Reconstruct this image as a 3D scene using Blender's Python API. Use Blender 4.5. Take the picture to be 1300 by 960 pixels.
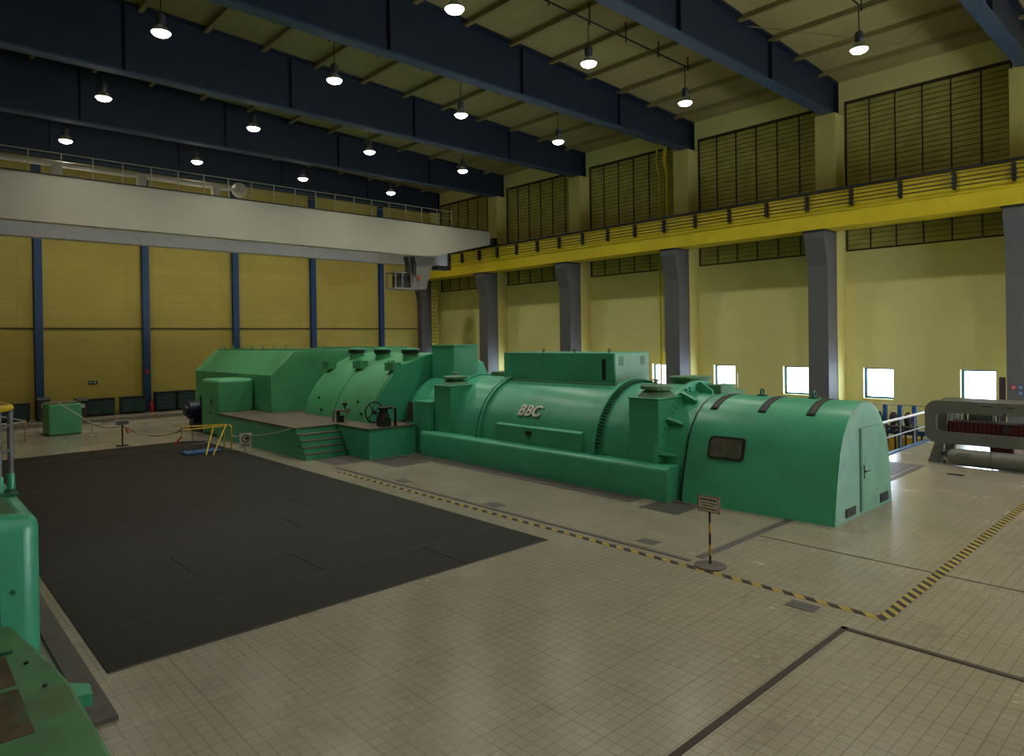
import bpy, bmesh, math, random
from mathutils import Vector, Matrix
from math import sin, cos, pi, radians, sqrt, atan2
random.seed(7)
S = bpy.context.scene
for o in list(bpy.data.objects): bpy.data.objects.remove(o)
COL = S.collection

# ---------------------------------------------------------------- camera
yaw, pitch, roll = radians(47.12), radians(-0.235), radians(-0.807)
fw = Vector((-sin(yaw)*cos(pitch), cos(yaw)*cos(pitch), sin(pitch)))
rt = Vector((cos(yaw), sin(yaw), 0)); up = rt.cross(fw)
r2 = cos(roll)*rt + sin(roll)*up; u2 = -sin(roll)*rt + cos(roll)*up
cd = bpy.data.cameras.new('camera'); cam = bpy.data.objects.new('camera', cd); COL.objects.link(cam)
m = Matrix((r2, u2, -fw)).transposed().to_4x4(); m.translation = (0, 0, 4.0)
cam.matrix_world = m
cd.sensor_width = 36; cd.lens = 861.3/1300*36; cd.shift_y = -45/1300; cd.clip_end = 300
S.camera = cam
# ---------------------------------------------------------------- light
S.view_settings.view_transform = 'Standard'; S.view_settings.look = 'None'
S.view_settings.gamma = 1; S.view_settings.exposure = 0.14; S.view_settings.use_curve_mapping = False
W = bpy.data.worlds.new('sky'); S.world = W; W.use_nodes = True
bg = W.node_tree.nodes['Background']; bg.inputs[0].default_value = (0.80, 0.90, 1.0, 1); bg.inputs[1].default_value = 22.0

LAMP_W = 118.0
def area(name, loc, rot, sx, sy, power, color, shape='RECTANGLE'):
    l = bpy.data.lights.new(name, 'AREA'); l.energy = power; l.color = color; l.shape = shape
    l.size = sx
    if shape == 'RECTANGLE': l.size_y = sy
    if shape == 'DISK': l.spread = radians(132)
    o = bpy.data.objects.new(name, l); o.location = loc; o.rotation_euler = rot; COL.objects.link(o); return o
# lamps of the same grid that hang outside the picture
for X in (-1.8, 5.8):
    for k in range(6):
        area('hall_lamp_light', (X, -5.8+6.32*k, 14.1), (0, 0, 0), 0.5, 0.5, LAMP_W*(1.0 if k > 1 else .5), (1.0, 0.95, 0.80), 'DISK')

# ---------------------------------------------------------------- materials
def mat(name, col, rough=0.5, metal=0.0, var=0.0, scale=3.0, dirt=None, dirt_amt=0.0, bump=0.0, spec=0.5, emit=None, es=0):
    M = bpy.data.materials.new(name); M.use_nodes = True; nt = M.node_tree; b = nt.nodes['Principled BSDF']
    b.inputs['Roughness'].default_value = rough; b.inputs['Metallic'].default_value = metal
    b.inputs['Specular IOR Level'].default_value = spec
    b.inputs['Base Color'].default_value = (*col, 1)
    if var or dirt:
        tc = nt.nodes.new('ShaderNodeTexCoord'); n = nt.nodes.new('ShaderNodeTexNoise')
        n.inputs['Scale'].default_value = scale; n.inputs['Detail'].default_value = 6
        nt.links.new(tc.outputs['Object'], n.inputs['Vector'])
        r = nt.nodes.new('ShaderNodeValToRGB'); r.color_ramp.elements[0].position = .3; r.color_ramp.elements[1].position = .7
        a = tuple(max(0, c*(1-var)) for c in col); c2 = tuple(min(1, c*(1+var)) for c in col)
        r.color_ramp.elements[0].color = (*a, 1); r.color_ramp.elements[1].color = (*c2, 1)
        nt.links.new(n.outputs[0], r.inputs[0]); out = r.outputs[0]
        if dirt:
            n2 = nt.nodes.new('ShaderNodeTexNoise'); n2.inputs['Scale'].default_value = scale*.6; n2.inputs['Detail'].default_value = 9
            nt.links.new(tc.outputs['Object'], n2.inputs['Vector'])
            r2_ = nt.nodes.new('ShaderNodeValToRGB'); r2_.color_ramp.elements[0].position = .52; r2_.color_ramp.elements[1].position = .75
            r2_.color_ramp.elements[0].color = (0, 0, 0, 1); r2_.color_ramp.elements[1].color = (dirt_amt,)*3+(1,)
            nt.links.new(n2.outputs[0], r2_.inputs[0])
            mx = nt.nodes.new('ShaderNodeMixRGB'); mx.inputs[2].default_value = (*dirt, 1)
            nt.links.new(r2_.outputs[0], mx.inputs[0]); nt.links.new(out, mx.inputs[1]); out = mx.outputs[0]
        nt.links.new(out, b.inputs['Base Color'])
        if bump:
            bp = nt.nodes.new('ShaderNodeBump'); bp.inputs['Strength'].default_value = bump
            nt.links.new(n.outputs[0], bp.inputs['Height']); nt.links.new(bp.outputs[0], b.inputs['Normal'])
    if emit:
        b.inputs['Emission Color'].default_value = (*emit, 1); b.inputs['Emission Strength'].default_value = es
    return M

def brick_mat(name, c1, c2, mortar, sx, sz, msize, rough, axes='xy', var=0.12, stain=None, spec=.5, rvar=0.0, offset=0.0, big=0.0):
    """tiles / blocks laid in the plane of the two given object axes, real sizes in metres"""
    M = bpy.data.materials.new(name); M.use_nodes = True; nt = M.node_tree; b = nt.nodes['Principled BSDF']; N = nt.nodes.new; L = nt.links.new
    tc = N('ShaderNodeTexCoord'); sp = N('ShaderNodeSeparateXYZ'); cb = N('ShaderNodeCombineXYZ')
    L(tc.outputs['Object'], sp.inputs[0])
    L(sp.outputs['xyz'.index(axes[0])], cb.inputs[0]); L(sp.outputs['xyz'.index(axes[1])], cb.inputs[1])
    br = N('ShaderNodeTexBrick'); br.offset = offset; br.squash = 1
    br.inputs['Scale'].default_value = 1; br.inputs['Brick Width'].default_value = sx; br.inputs['Row Height'].default_value = sz
    br.inputs['Mortar Size'].default_value = msize; br.inputs['Mortar Smooth'].default_value = .2
    br.inputs['Color1'].default_value = (*c1, 1); br.inputs['Color2'].default_value = (*c2, 1); br.inputs['Mortar'].default_value = (*mortar, 1)
    L(cb.outputs[0], br.inputs['Vector'])
    n = N('ShaderNodeTexNoise'); n.inputs['Scale'].default_value = .45; n.inputs['Detail'].default_value = 8; n.inputs['Roughness'].default_value = .65
    L(tc.outputs['Object'], n.inputs['Vector'])
    mr = N('ShaderNodeMapRange'); mr.inputs[1].default_value = .3; mr.inputs[2].default_value = .7
    mr.inputs[3].default_value = 1-var; mr.inputs[4].default_value = 1+var; L(n.outputs[0], mr.inputs[0])
    vm = N('ShaderNodeVectorMath'); vm.operation = 'SCALE'; L(br.outputs[0], vm.inputs[0]); L(mr.outputs[0], vm.inputs['Scale'])
    out = vm.outputs[0]
    if big:
        b2 = N('ShaderNodeTexBrick'); b2.offset = 0; b2.inputs['Scale'].default_value = 1
        b2.inputs['Brick Width'].default_value = big; b2.inputs['Row Height'].default_value = big; b2.inputs['Mortar Size'].default_value = .022
        b2.inputs['Mortar Smooth'].default_value = .6
        b2.inputs['Color1'].default_value = (1, 1, 1, 1); b2.inputs['Color2'].default_value = (.95, .95, .95, 1); b2.inputs['Mortar'].default_value = (.90, .89, .88, 1)
        L(cb.outputs[0], b2.inputs['Vector'])
        mm = N('ShaderNodeVectorMath'); mm.operation = 'MULTIPLY'; L(out, mm.inputs[0]); L(b2.outputs[0], mm.inputs[1]); out = mm.outputs[0]
    if stain:
        n3 = N('ShaderNodeTexNoise'); n3.inputs['Scale'].default_value = 1.3; n3.inputs['Detail'].default_value = 12; n3.inputs['Roughness'].default_value = .7
        L(tc.outputs['Object'], n3.inputs['Vector'])
        cr = N('ShaderNodeValToRGB'); cr.color_ramp.elements[0].position = .56; cr.color_ramp.elements[1].position = .78
        cr.color_ramp.elements[0].color = (0, 0, 0, 1); cr.color_ramp.elements[1].color = (.5, .5, .5, 1); L(n3.outputs[0], cr.inputs[0])
        mx = N('ShaderNodeMixRGB'); mx.blend_type = 'MULTIPLY'; mx.inputs[2].default_value = (*stain, 1); L(cr.outputs[0], mx.inputs[0]); L(out, mx.inputs[1]); out = mx.outputs[0]
    L(out, b.inputs['Base Color']); b.inputs['Roughness'].default_value = rough; b.inputs['Specular IOR Level'].default_value = spec
    if rvar:
        m2 = N('ShaderNodeMapRange'); m2.inputs[1].default_value = .3; m2.inputs[2].default_value = .7
        m2.inputs[3].default_value = rough-rvar; m2.inputs[4].default_value = rough+rvar; L(n.outputs[0], m2.inputs[0]); L(m2.outputs[0], b.inputs['Roughness'])
    return M

def stripe_mat(name, c1, c2, freq, axis, slant=0.0, rough=.6, other='y'):
    M = bpy.data.materials.new(name); M.use_nodes = True; nt = M.node_tree; b = nt.nodes['Principled BSDF']; N = nt.nodes.new; L = nt.links.new
    tc = N('ShaderNodeTexCoord'); sp = N('ShaderNodeSeparateXYZ'); L(tc.outputs['Object'], sp.inputs[0])
    m1 = N('ShaderNodeMath'); m1.operation = 'MULTIPLY'; m1.inputs[1].default_value = freq; L(sp.outputs['xyz'.index(axis)], m1.inputs[0])
    m2 = N('ShaderNodeMath'); m2.operation = 'MULTIPLY_ADD'; m2.inputs[1].default_value = slant*freq; L(sp.outputs['xyz'.index(other)], m2.inputs[0]); L(m1.outputs[0], m2.inputs[2])
    f = N('ShaderNodeMath'); f.operation = 'FRACT'; L(m2.outputs[0], f.inputs[0])
    g = N('ShaderNodeMath'); g.operation = 'GREATER_THAN'; g.inputs[1].default_value = .5; L(f.outputs[0], g.inputs[0])
    mx = N('ShaderNodeMixRGB'); mx.inputs[1].default_value = (*c1, 1); mx.inputs[2].default_value = (*c2, 1); L(g.outputs[0], mx.inputs[0])
    nz = N('ShaderNodeTexNoise'); nz.inputs['Scale'].default_value = 9; nz.inputs['Detail'].default_value = 6; L(tc.outputs['Object'], nz.inputs['Vector'])
    mr = N('ShaderNodeMapRange'); mr.inputs[3].default_value = .6; mr.inputs[4].default_value = 1.3; L(nz.outputs[0], mr.inputs[0])
    vm = N('ShaderNodeVectorMath'); vm.operation = 'SCALE'; L(mx.outputs[0], vm.inputs[0]); L(mr.outputs[0], vm.inputs['Scale'])
    L(vm.outputs[0], b.inputs['Base Color']); b.inputs['Roughness'].default_value = rough; b.inputs['Specular IOR Level'].default_value = .25
    return M

def glass_mat(name, tint=(.9, .95, 1)):
    M = bpy.data.materials.new(name); M.use_nodes = True; nt = M.node_tree; nt.nodes.clear(); N = nt.nodes.new; L = nt.links.new
    o = N('ShaderNodeOutputMaterial'); t = N('ShaderNodeBsdfTransparent'); t.inputs[0].default_value = (*tint, 1)
    g = N('ShaderNodeBsdfGlossy'); g.inputs['Roughness'].default_value = .03; mx = N('ShaderNodeMixShader'); mx.inputs[0].default_value = .08
    L(t.outputs[0], mx.inputs[1]); L(g.outputs[0], mx.inputs[2]); L(mx.outputs[0], o.inputs[0]); return M

G = (0.058, 0.375, 0.225)
M_green = mat('green_machine_paint', G, .34, var=.07, scale=1.5, dirt=(.05, .2, .11), dirt_amt=.35)
M_green2 = mat('lamp_tinted_green_paint', (0.075, 0.350, 0.165), .42, var=.08, scale=1.2, dirt=(.07, .16, .07), dirt_amt=.5)  # machine green shifted greener: lamp tint put into the far-end paint
M_greendusty = mat('dusty_green_paint', (.075, .20, .10), .6, var=.25, scale=2.2, dirt=(.10, .085, .05), dirt_amt=.9)
M_greendark = mat('dark_green_paint', (.008, .10, .05), .5, var=.1)
M_deck = mat('brown_steel_deck', (.105, .085, .06), .6, var=.2, scale=2, dirt=(.14, .11, .075), dirt_amt=.5)
M_black = mat('black_rubber', (.012, .013, .014), .55)
M_dark = mat('dark_metal', (.03, .03, .032), .45, metal=.3, var=.2)
M_hole = mat('dark_recess', (.01, .012, .012), .8)
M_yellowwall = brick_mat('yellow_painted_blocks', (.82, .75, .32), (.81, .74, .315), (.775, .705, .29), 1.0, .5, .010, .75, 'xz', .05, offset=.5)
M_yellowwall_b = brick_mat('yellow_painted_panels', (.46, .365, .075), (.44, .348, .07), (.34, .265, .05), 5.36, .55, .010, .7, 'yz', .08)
M_yellow_plain = mat('yellow_wall_paint', (.64, .56, .19), .7, var=.04)
M_beamyellow = mat('crane_beam_yellow', (.70, .55, .018), .5, var=.07, scale=1.5)
M_ceil = brick_mat('ceiling_panels', (.38, .32, .13), (.36, .30, .12), (.27, .225, .09), 8.0, .6, .012, .8, 'xy', .08)
M_purlin = mat('purlin_paint', (.30, .245, .10), .7, var=.1)
M_girder = mat('navy_girder_paint', (.009, .017, .036), .5, var=.12, scale=.8)
M_girderflange = mat('lit_girder_blue', (.036, .068, .12), .5, var=.15, scale=2)  # lighter copy of the girder navy: lit underside put into the colour
M_bluecol = mat('blue_column_paint', (.012, .050, .145), .45, var=.15)
M_greycol = mat('grey_column_paint', (.11, .11, .118), .6, var=.06)
M_floor = brick_mat('floor_tiles', (.325, .290, .225), (.30, .268, .208), (.21, .185, .145), .146, .146, .0055, .25, 'xy', .08, stain=(.42, .36, .32), rvar=.05, big=.876)
M_crane = mat('cream_crane_paint', (.42, .40, .31), .55, var=.04, scale=.6)
M_cranegrey = mat('grey_crane_paint', (.50, .48, .47), .6, var=.06)
M_cabgrey = mat('cab_grey_paint', (.20, .19, .17), .6, var=.08)
M_steel = mat('galvanised_steel', (.34, .35, .36), .38, metal=.75, var=.1)
M_greypaint = mat('grey_green_paint', (.105, .105, .09), .5, var=.12, scale=3)
M_greyrail = mat('grey_rail_paint', (.12, .13, .15), .5)
M_railyellow = mat('yellow_rail_paint', (.62, .42, .02), .45)
M_white = mat('white_plate', (.55, .53, .48), .5, var=.08)
M_text = mat('black_lettering', (.02, .018, .018), .6)
M_red = mat('red_paint', (.45, .02, .02), .5)
M_maroon = stripe_mat('maroon_finned_winding', (.13, .018, .018), (.045, .008, .01), 9, 'x')
M_blue = mat('blue_paint', (.02, .10, .28), .5, var=.1)
M_mat = stripe_mat('ribbed_black_rubber', (.006, .0055, .0065), (.017, .0145, .015), 19, 'y', rough=.55)
M_tape = stripe_mat('hazard_tape_x', (.36, .27, .05), (.035, .03, .035), 2.9, 'x', slant=.9, other='y')
M_tapey = stripe_mat('hazard_tape_y', (.36, .29, .07), (.035, .03, .035), 4.2, 'y', slant=.9, other='x')
M_rw = stripe_mat('red_white_chain', (.30, .14, .09), (.45, .41, .32), 2.2, 'y', rough=.5)
M_pole = stripe_mat('yellow_black_pole', (.02, .015, .03), (.45, .25, .02), 2.6, 'z')
M_trench = mat('worn_steel_cover', (.085, .075, .07), .5, var=.2, scale=4)
M_plate = mat('grey_floor_plate', (.075, .072, .068), .55, var=.25, scale=8)
M_joint = mat('dark_floor_joint', (.035, .022, .018), .6)
M_tool = mat('teal_cabinet_paint', (.018, .050, .055), .5, var=.15)
M_bin = mat('grey_bin_plastic', (.05, .05, .055), .6)
M_slat = mat('olive_louvre_slat', (.58, .52, .165), .17, var=.18, scale=1.3, bump=.12)
M_mullion = mat('brown_mullion', (.05, .035, .012), .6)
M_glass = glass_mat('window_glass')
M_coverglass = mat('window_painted_reflections', (.095, .095, .085), .08, var=.35, scale=5)  # opaque grey whose mottling stands in for reflections on the glass
M_lampglow = mat('lamp_lens', (1, 1, .95), .5, emit=(1, .98, .9), es=14)
M_lamphouse = mat('lamp_housing', (.05, .055, .07), .5)
M_reflector = mat('lamp_reflector', (.6, .6, .58), .35, metal=.6)
M_navy = mat('navy_machine_paint', (.010, .018, .055), .4, var=.15)
M_wood = mat('dark_board', (.035, .02, .03), .6)
M_exit = mat('green_exit_plate', (.01, .09, .06), .5)
M_pitfloor = mat('pit_concrete', (.12, .11, .09), .8, var=.1)
M_orange = mat('orange_yellow_wall', (.55, .33, .02), .6, var=.05)

# ---------------------------------------------------------------- mesh builder
class MB:
    def __init__(s): s.v = []; s.f = []
    def add(s, vs, fs):
        n = len(s.v); s.v += [tuple(v) for v in vs]; s.f += [tuple(i+n for i in f) for f in fs]; return s
    def box(s, x0, x1, y0, y1, z0, z1):
        x0, x1 = min(x0, x1), max(x0, x1); y0, y1 = min(y0, y1), max(y0, y1); z0, z1 = min(z0, z1), max(z0, z1)
        return s.add([(x0,y0,z0),(x1,y0,z0),(x1,y1,z0),(x0,y1,z0),(x0,y0,z1),(x1,y0,z1),(x1,y1,z1),(x0,y1,z1)],
              [(0,3,2,1),(4,5,6,7),(0,1,5,4),(1,2,6,5),(2,3,7,6),(3,0,4,7)])
    def prism(s, poly, axis, a, b):
        """poly: 2-D outline in the two other axes (x: (y,z), y: (x,z), z: (x,y)), extruded from a to b"""
        n = len(poly)
        def P(p, t): return {'x': (t, p[0], p[1]), 'y': (p[0], t, p[1]), 'z': (p[0], p[1], t)}[axis]
        vs = [P(p, a) for p in poly]+[P(p, b) for p in poly]
        fs = [(i, (i+1) % n, n+(i+1) % n, n+i) for i in range(n)]+[tuple(range(n))[::-1], tuple(range(n, 2*n))]
        return s.add(vs, fs)
    def loft(s, rings, closed=True, caps=True):
        n = len(rings[0]); vs = [p for r in rings for p in r]; fs = []
        for k in range(len(rings)-1):
            for i in range(n if closed else n-1):
                j = (i+1) % n; fs.append((k*n+i, k*n+j, (k+1)*n+j, (k+1)*n+i))
        if caps: fs += [tuple(range(n))[::-1], tuple(range((len(rings)-1)*n, len(rings)*n))]
        return s.add(vs, fs)
    def cyl(s, p0, p1, r0, r1=None, n=16, caps=True):
        r1 = r0 if r1 is None else r1; p0, p1 = Vector(p0), Vector(p1); d = (p1-p0).normalized()
        a = Vector((0, 0, 1)) if abs(d.z) < .9 else Vector((1, 0, 0)); u = d.cross(a).normalized(); w = d.cross(u)
        return s.loft([[p+r*(cos(2*pi*i/n)*u+sin(2*pi*i/n)*w) for i in range(n)] for p, r in ((p0, r0), (p1, r1))], True, caps)
    def bar(s, p0, p1, w, h=None):
        h = h or w; p0, p1 = Vector(p0), Vector(p1); d = (p1-p0).normalized()
        a = Vector((0, 0, 1)) if abs(d.z) < .9 else Vector((1, 0, 0)); u = d.cross(a).normalized()*w/2; k = d.cross(u.normalized())*h/2
        return s.loft([[p+u+k, p-u+k, p-u-k, p+u-k] for p in (p0, p1)])
    def tube(s, path, r, n=8, closed=False):
        pts = [Vector(p) for p in path]; rings = []; m_ = len(pts); u = None
        for i, p in enumerate(pts):
            a = pts[(i-1) % m_] if (i or closed) else p; b = pts[(i+1) % m_] if (i < m_-1 or closed) else p
            d = (b-a).normalized()
            if u is None:
                q = Vector((0, 0, 1)) if abs(d.z) < .9 else Vector((1, 0, 0)); u = d.cross(q).normalized()
            else: u = (u-d*u.dot(d)).normalized()
            w = d.cross(u); rings.append([p+r*(cos(2*pi*k/n)*u+sin(2*pi*k/n)*w) for k in range(n)])
        if closed: rings.append(rings[0])
        return s.loft(rings, True, not closed)
    def lathe(s, prof, c, axis='z', n=24):
        c = Vector(c); rings = []
        for r, t in prof:
            ring = []
            for i in range(n):
                a = 2*pi*i/n; x, y = r*cos(a), r*sin(a)
                ring.append(c+Vector({'z': (x, y, t), 'x': (t, x, y), 'y': (x, t, y)}[axis]))
            rings.append(ring)
        return s.loft(rings)
    def sphere(s, c, r, n=12, sz=1.0):
        return s.lathe([(max(1e-3, r*sin(pi*k/8)), -r*sz*cos(pi*k/8)) for k in range(9)], c, 'z', n)
    def torus(s, c, R, r, axis='x', n=28, k=8):
        c = Vector(c); path = []
        for i in range(n):
            a = 2*pi*i/n; path.append(c+Vector({'x': (0, R*cos(a), R*sin(a)), 'y': (R*cos(a), 0, R*sin(a)), 'z': (R*cos(a), R*sin(a), 0)}[axis]))
        return s.tube(path, r, k, True)
    def build(s, name, material, parent=None, at=(0, 0, 0), bevel=0, smooth=True, segs=2, **props):
        """world-space geometry; at = origin of a top-level object; children keep their parent's origin"""
        org = Vector(parent['_o']) if parent is not None else Vector(at)
        me = bpy.data.meshes.new(name); me.from_pydata([Vector(v)-org for v in s.v], [], s.f)
        bm = bmesh.new(); bm.from_mesh(me); bmesh.ops.recalc_face_normals(bm, faces=bm.faces); bm.to_mesh(me); bm.free()
        me.materials.append(material)
        if smooth:
            me.shade_smooth(); me.set_sharp_from_angle(angle=radians(38))
        o = bpy.data.objects.new(name, me); COL.objects.link(o)
        if parent is not None: o.parent = parent
        else: o.location = org
        o['_o'] = tuple(org)
        if bevel:
            b = o.modifiers.new('bevel', 'BEVEL'); b.width = bevel; b.segments = segs; b.limit_method = 'ANGLE'; b.angle_limit = radians(50)
        for k, v in props.items(): o[k] = v
        return o

def thing(name, label, cat, loc=(0, 0, 0), group=None):
    o = bpy.data.objects.new(name, None); COL.objects.link(o); o.location = loc; o.empty_display_size = .2
    o['_o'] = tuple(loc); o['label'] = label; o['category'] = cat
    if group: o['group'] = group
    return o
def tag(o, label, cat, group=None):
    o['label'] = label; o['category'] = cat
    if group: o['group'] = group
    return o
def struct(o, label=None):
    o['kind'] = 'structure'
    if label: o['label'] = label
    return o
def kids(o): return [c for c in bpy.data.objects if c.parent == o]
def dup(root, loc, label, group=None):
    r = root.copy(); COL.objects.link(r); r.location = loc; r['_o'] = tuple(loc); r['label'] = label
    if group: r['group'] = group
    for c in kids(root):
        d = c.copy(); COL.objects.link(d); d.parent = r
        for g in kids(c):
            h = g.copy(); COL.objects.link(h); h.parent = d
    return r
ORD = ['first', 'second', 'third', 'fourth', 'fifth', 'sixth', 'seventh', 'eighth', 'ninth', 'tenth', 'eleventh', 'twelfth', 'thirteenth', 'fourteenth', 'fifteenth', 'sixteenth', 'seventeenth', 'eighteenth', 'nineteenth', 'twentieth']

# ================================================================= SETTING
XB, YW, ZC = -45.0, 33.4, 16.1
PIL = [-44.9, -36.9, -29.0, -21.1, -13.25, -5.7, 2.2, 10.1]        # column lines along the window wall
XE, YL = 13.6, -10.0
PX, PY = -8.1, 21.2                                                # basement opening: X < PX, Y > PY
fl = MB(); fl.box(XB-.3, XE+.3, YL-.3, PY, -.35, 0); fl.box(PX, XE+.3, PY, YW+.3, -.35, 0)
struct(fl.build('floor', M_floor, smooth=False))
b = MB(); b.box(XB-.3, PX+.2, PY-.3, YW+.3, -4.3, -4.0); struct(b.build('trim_1', M_pitfloor, smooth=False), 'basement floor below the opening')
b = MB(); b.box(XB-.3, PX, PY-.25, PY, -4.0, -.35); struct(b.build('trim_2', M_pitfloor, smooth=False))
b = MB(); b.box(PX, PX+.25, PY, YW, -4.0, -.35); struct(b.build('trim_3', M_pitfloor, smooth=False))
b = MB(); b.box(PX-.06, PX+.10, PY-.1, YW, -.05, .035); struct(b.build('trim_4', M_blue, smooth=False), 'blue steel edge of the basement opening')
b = MB(); b.box(XB-.3, XE+.3, YW, YW+.3, -4.0, -.62); struct(b.build('trim_5', M_orange, smooth=False), 'orange yellow base of the window wall')

def wall_cells(mb, u0, u1, v0, v1, holes, put):
    us = sorted({u0, u1, *[h[0] for h in holes], *[h[1] for h in holes]}); us = [u for u in us if u0 <= u <= u1]
    for a, c in zip(us, us[1:]):
        mid = (a+c)/2; hs = sorted([(h[2], h[3]) for h in holes if h[0] < mid < h[1]]); z = v0
        for h0, h1 in hs:
            if h0 > z: put(mb, a, c, z, h0)
            z = h1
        if z < v1: put(mb, a, c, z, v1)
WZ0, WZ1 = 1.06, 2.47
LW = [-42.9, -39.0, -35.1, -31.1, -27.1, -23.15, -19.1, -15.2, -11.37, -7.5, -3.6, .3, 4.2, 8.1]
holes = [(x-.635, x+.635, WZ0, WZ1) for x in LW]
UZ0, UZ1 = 7.93, 15.0
bays = [(a+.52, c-.52) for a, c in zip(PIL, PIL[1:])]
holes += [(a, c, UZ0, UZ1) for a, c in bays]
mb = MB(); wall_cells(mb, XB-.3, XE+.3, -.62, 17.6, holes, lambda m_, a, c, z0, z1: m_.box(a, c, YW, YW+.32, z0, z1))
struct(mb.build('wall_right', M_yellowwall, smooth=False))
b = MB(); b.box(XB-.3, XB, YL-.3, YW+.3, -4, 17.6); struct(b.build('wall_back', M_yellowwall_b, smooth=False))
b = MB(); b.box(XB-.3, XE+.3, YL-.3, YL, 0, 17.6); struct(b.build('wall_left', M_yellow_plain, smooth=False))
mb = MB(); wall_cells(mb, YL, YW, 0, 17.6, [(18.0, 31.0, .2, 3.6)], lambda m_, a, c, z0, z1: m_.box(XE, XE+.3, a, c, z0, z1))  # end wall with the added daylight opening
struct(mb.build('wall_front', M_yellow_plain, smooth=False))
def roofz(y): return 15.98+.043*(YW-max(y, 8.0))
b = MB(); b.prism([(YW+.3, roofz(YW)), (YW, roofz(YW)), (8.0, roofz(8)), (YL-.3, roofz(8)), (YL-.3, roofz(8)+.2), (YW+.3, roofz(8)+.2)], 'x', XB-.3, XE+.3); struct(b.build('ceiling', M_ceil, smooth=False))
# thin horizontal joints on the walls
b = MB(); b.box(XB, XB+.05, YL, YW, 4.95, 5.03); struct(b.build('trim_6', M_mullion, smooth=False))
tn = 7
for k in range(18):                                                   # purlins
    y = 31.7-2.42*k; b = MB(); b.box(XB, XE, y-.09, y+.09, roofz(y)-.20, roofz(y)+.01)
    struct(b.build('trim_%d' % tn, M_purlin, smooth=False), 'ceiling purlin'); tn += 1
for i, x in enumerate(PIL):                                           # yellow pilasters behind the crane columns
    b = MB(); b.box(x-.48, x+.48, 32.5, YW, -.62, 14.35)
    struct(b.build('trim_%d' % tn, M_yellow_plain, smooth=False, bevel=.02), 'yellow pilaster under the girder end'); tn += 1
wn = 1
for x in LW:                                                          # small bright windows
    f = MB(); f.box(x-.635, x-.53, YW+.18, YW+.27, WZ0, WZ1); f.box(x+.57, x+.635, YW+.20, YW+.27, WZ0, WZ1)
    f.box(x-.56, x+.57, YW+.18, YW+.27, WZ0, WZ0+.10); f.box(x-.56, x+.57, YW+.20, YW+.27, WZ1-.07, WZ1)
    w = struct(f.build('window_%d' % wn, M_blue, at=(x, YW+.2, WZ0), smooth=False)); wn += 1
    g = MB(); g.box(x-.56, x+.57, YW+.225, YW+.235, WZ0+.07, WZ1-.07); g.build('pane', M_glass, w, smooth=False)
for a, c in bays:                                                     # tall louvred glazing per bay
    f = MB(); f.box(a, c, YW+.02, YW+.14, UZ1-.1, UZ1); f.box(a, c, YW+.02, YW+.14, UZ0, UZ0+.08)
    f.box(a, a+.08, YW+.02, YW+.14, UZ0, UZ1); f.box(c-.08, c, YW+.02, YW+.14, UZ0, UZ1)
    w = struct(f.build('window_%d' % wn, M_mullion, at=(a, YW, UZ0), smooth=False)); wn += 1
    s_ = MB(); n = 30; h = (UZ1-UZ0-.18)/n
    for k in range(n):
        z = UZ0+.08+k*h
        s_.prism([(YW+.085, z), (YW+.10, z), (YW+.15, z+h-.016), (YW+.135, z+h-.016)], 'x', a+.08, c-.08)
    s_.build('louvre_slats', M_slat, w, smooth=False)
    q = MB(); q.box(a, c, YW+.25, YW+.31, UZ0, UZ1); q.build('backing_panel', M_mullion, w, smooth=False)
    nm = 6
    for k in range(1, nm):
        x = a+(c-a)*k/nm; u = MB(); u.box(x-.025, x+.025, YW+.06, YW+.16, UZ0+.08, UZ1-.1); u.build('mullion', M_mullion, w, smooth=False)
# unseen gate opening behind the camera, added to bring in daylight from this end
f = MB(); f.box(XE+.1, XE+.2, 18, 31, .2, .3); f.box(XE+.1, XE+.2, 18, 31, 3.5, 3.6)
for k in range(5): f.box(XE+.1, XE+.2, 18+3.25*k-(.1 if k else 0), 18.1+3.25*k-(.1 if k else 0), .2, 3.6)
struct(f.build('window_%d' % wn, M_greyrail, smooth=False))

# ================================================================= ROOF GIRDERS
GX = [-5.7, -13.2, -20.98, -28.97, -36.83, -44.6]
for i, x in enumerate(GX):
    lab = ('navy blue roof girder, nearest one crossing the top right corner', 'navy blue roof girder, second from the right, ending above the pilaster',
           'navy blue roof girder through the top centre, third from the right', 'navy blue roof girder, fourth from the right, left of the top centre',
           'navy blue roof girder, fifth from the right, behind the second lamp row', 'navy blue roof girder against the yellow back wall')[i]
    t = thing('roof_girder', lab, 'girder', (x, YW, 14.4), 'navy roof girders')
    ry = [YL, 8.0, YW-.02]
    b = MB(); b.prism([(YL, 14.44), (YW-.02, 14.44), (YW-.02, roofz(YW)-.02), (8.0, roofz(8)-.02), (YL, roofz(8)-.02)], 'x', x-.03, x+.03); b.build('web', M_girder, t, smooth=False)
    b = MB(); b.box(x-.25, x+.25, YL, YW-.02, 14.36, 14.44); b.build('bottom_flange', M_girderflange, t, smooth=False)
    b = MB(); b.prism([(YW-.02, roofz(YW)-.09), (8.0, roofz(8)-.09), (YL, roofz(8)-.09), (YL, roofz(8)-.01), (8.0, roofz(8)-.01), (YW-.02, roofz(YW)-.01)], 'x', x-.25, x+.25); b.build('top_flange', M_girder, t, smooth=False)
    for k in range(6):
        y = .3+6.63*k
        b = MB(); b.box(x-.2, x+.2, y-.02, y+.02, 14.44, roofz(y)-.09); b.build('stiffener', M_girder, t, smooth=False)
    b = MB(); b.box(x-.24, x+.24, YW-.06, YW-.02, 14.44, roofz(YW)-.09); b.build('end_plate', M_girder, t, smooth=False)

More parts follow.
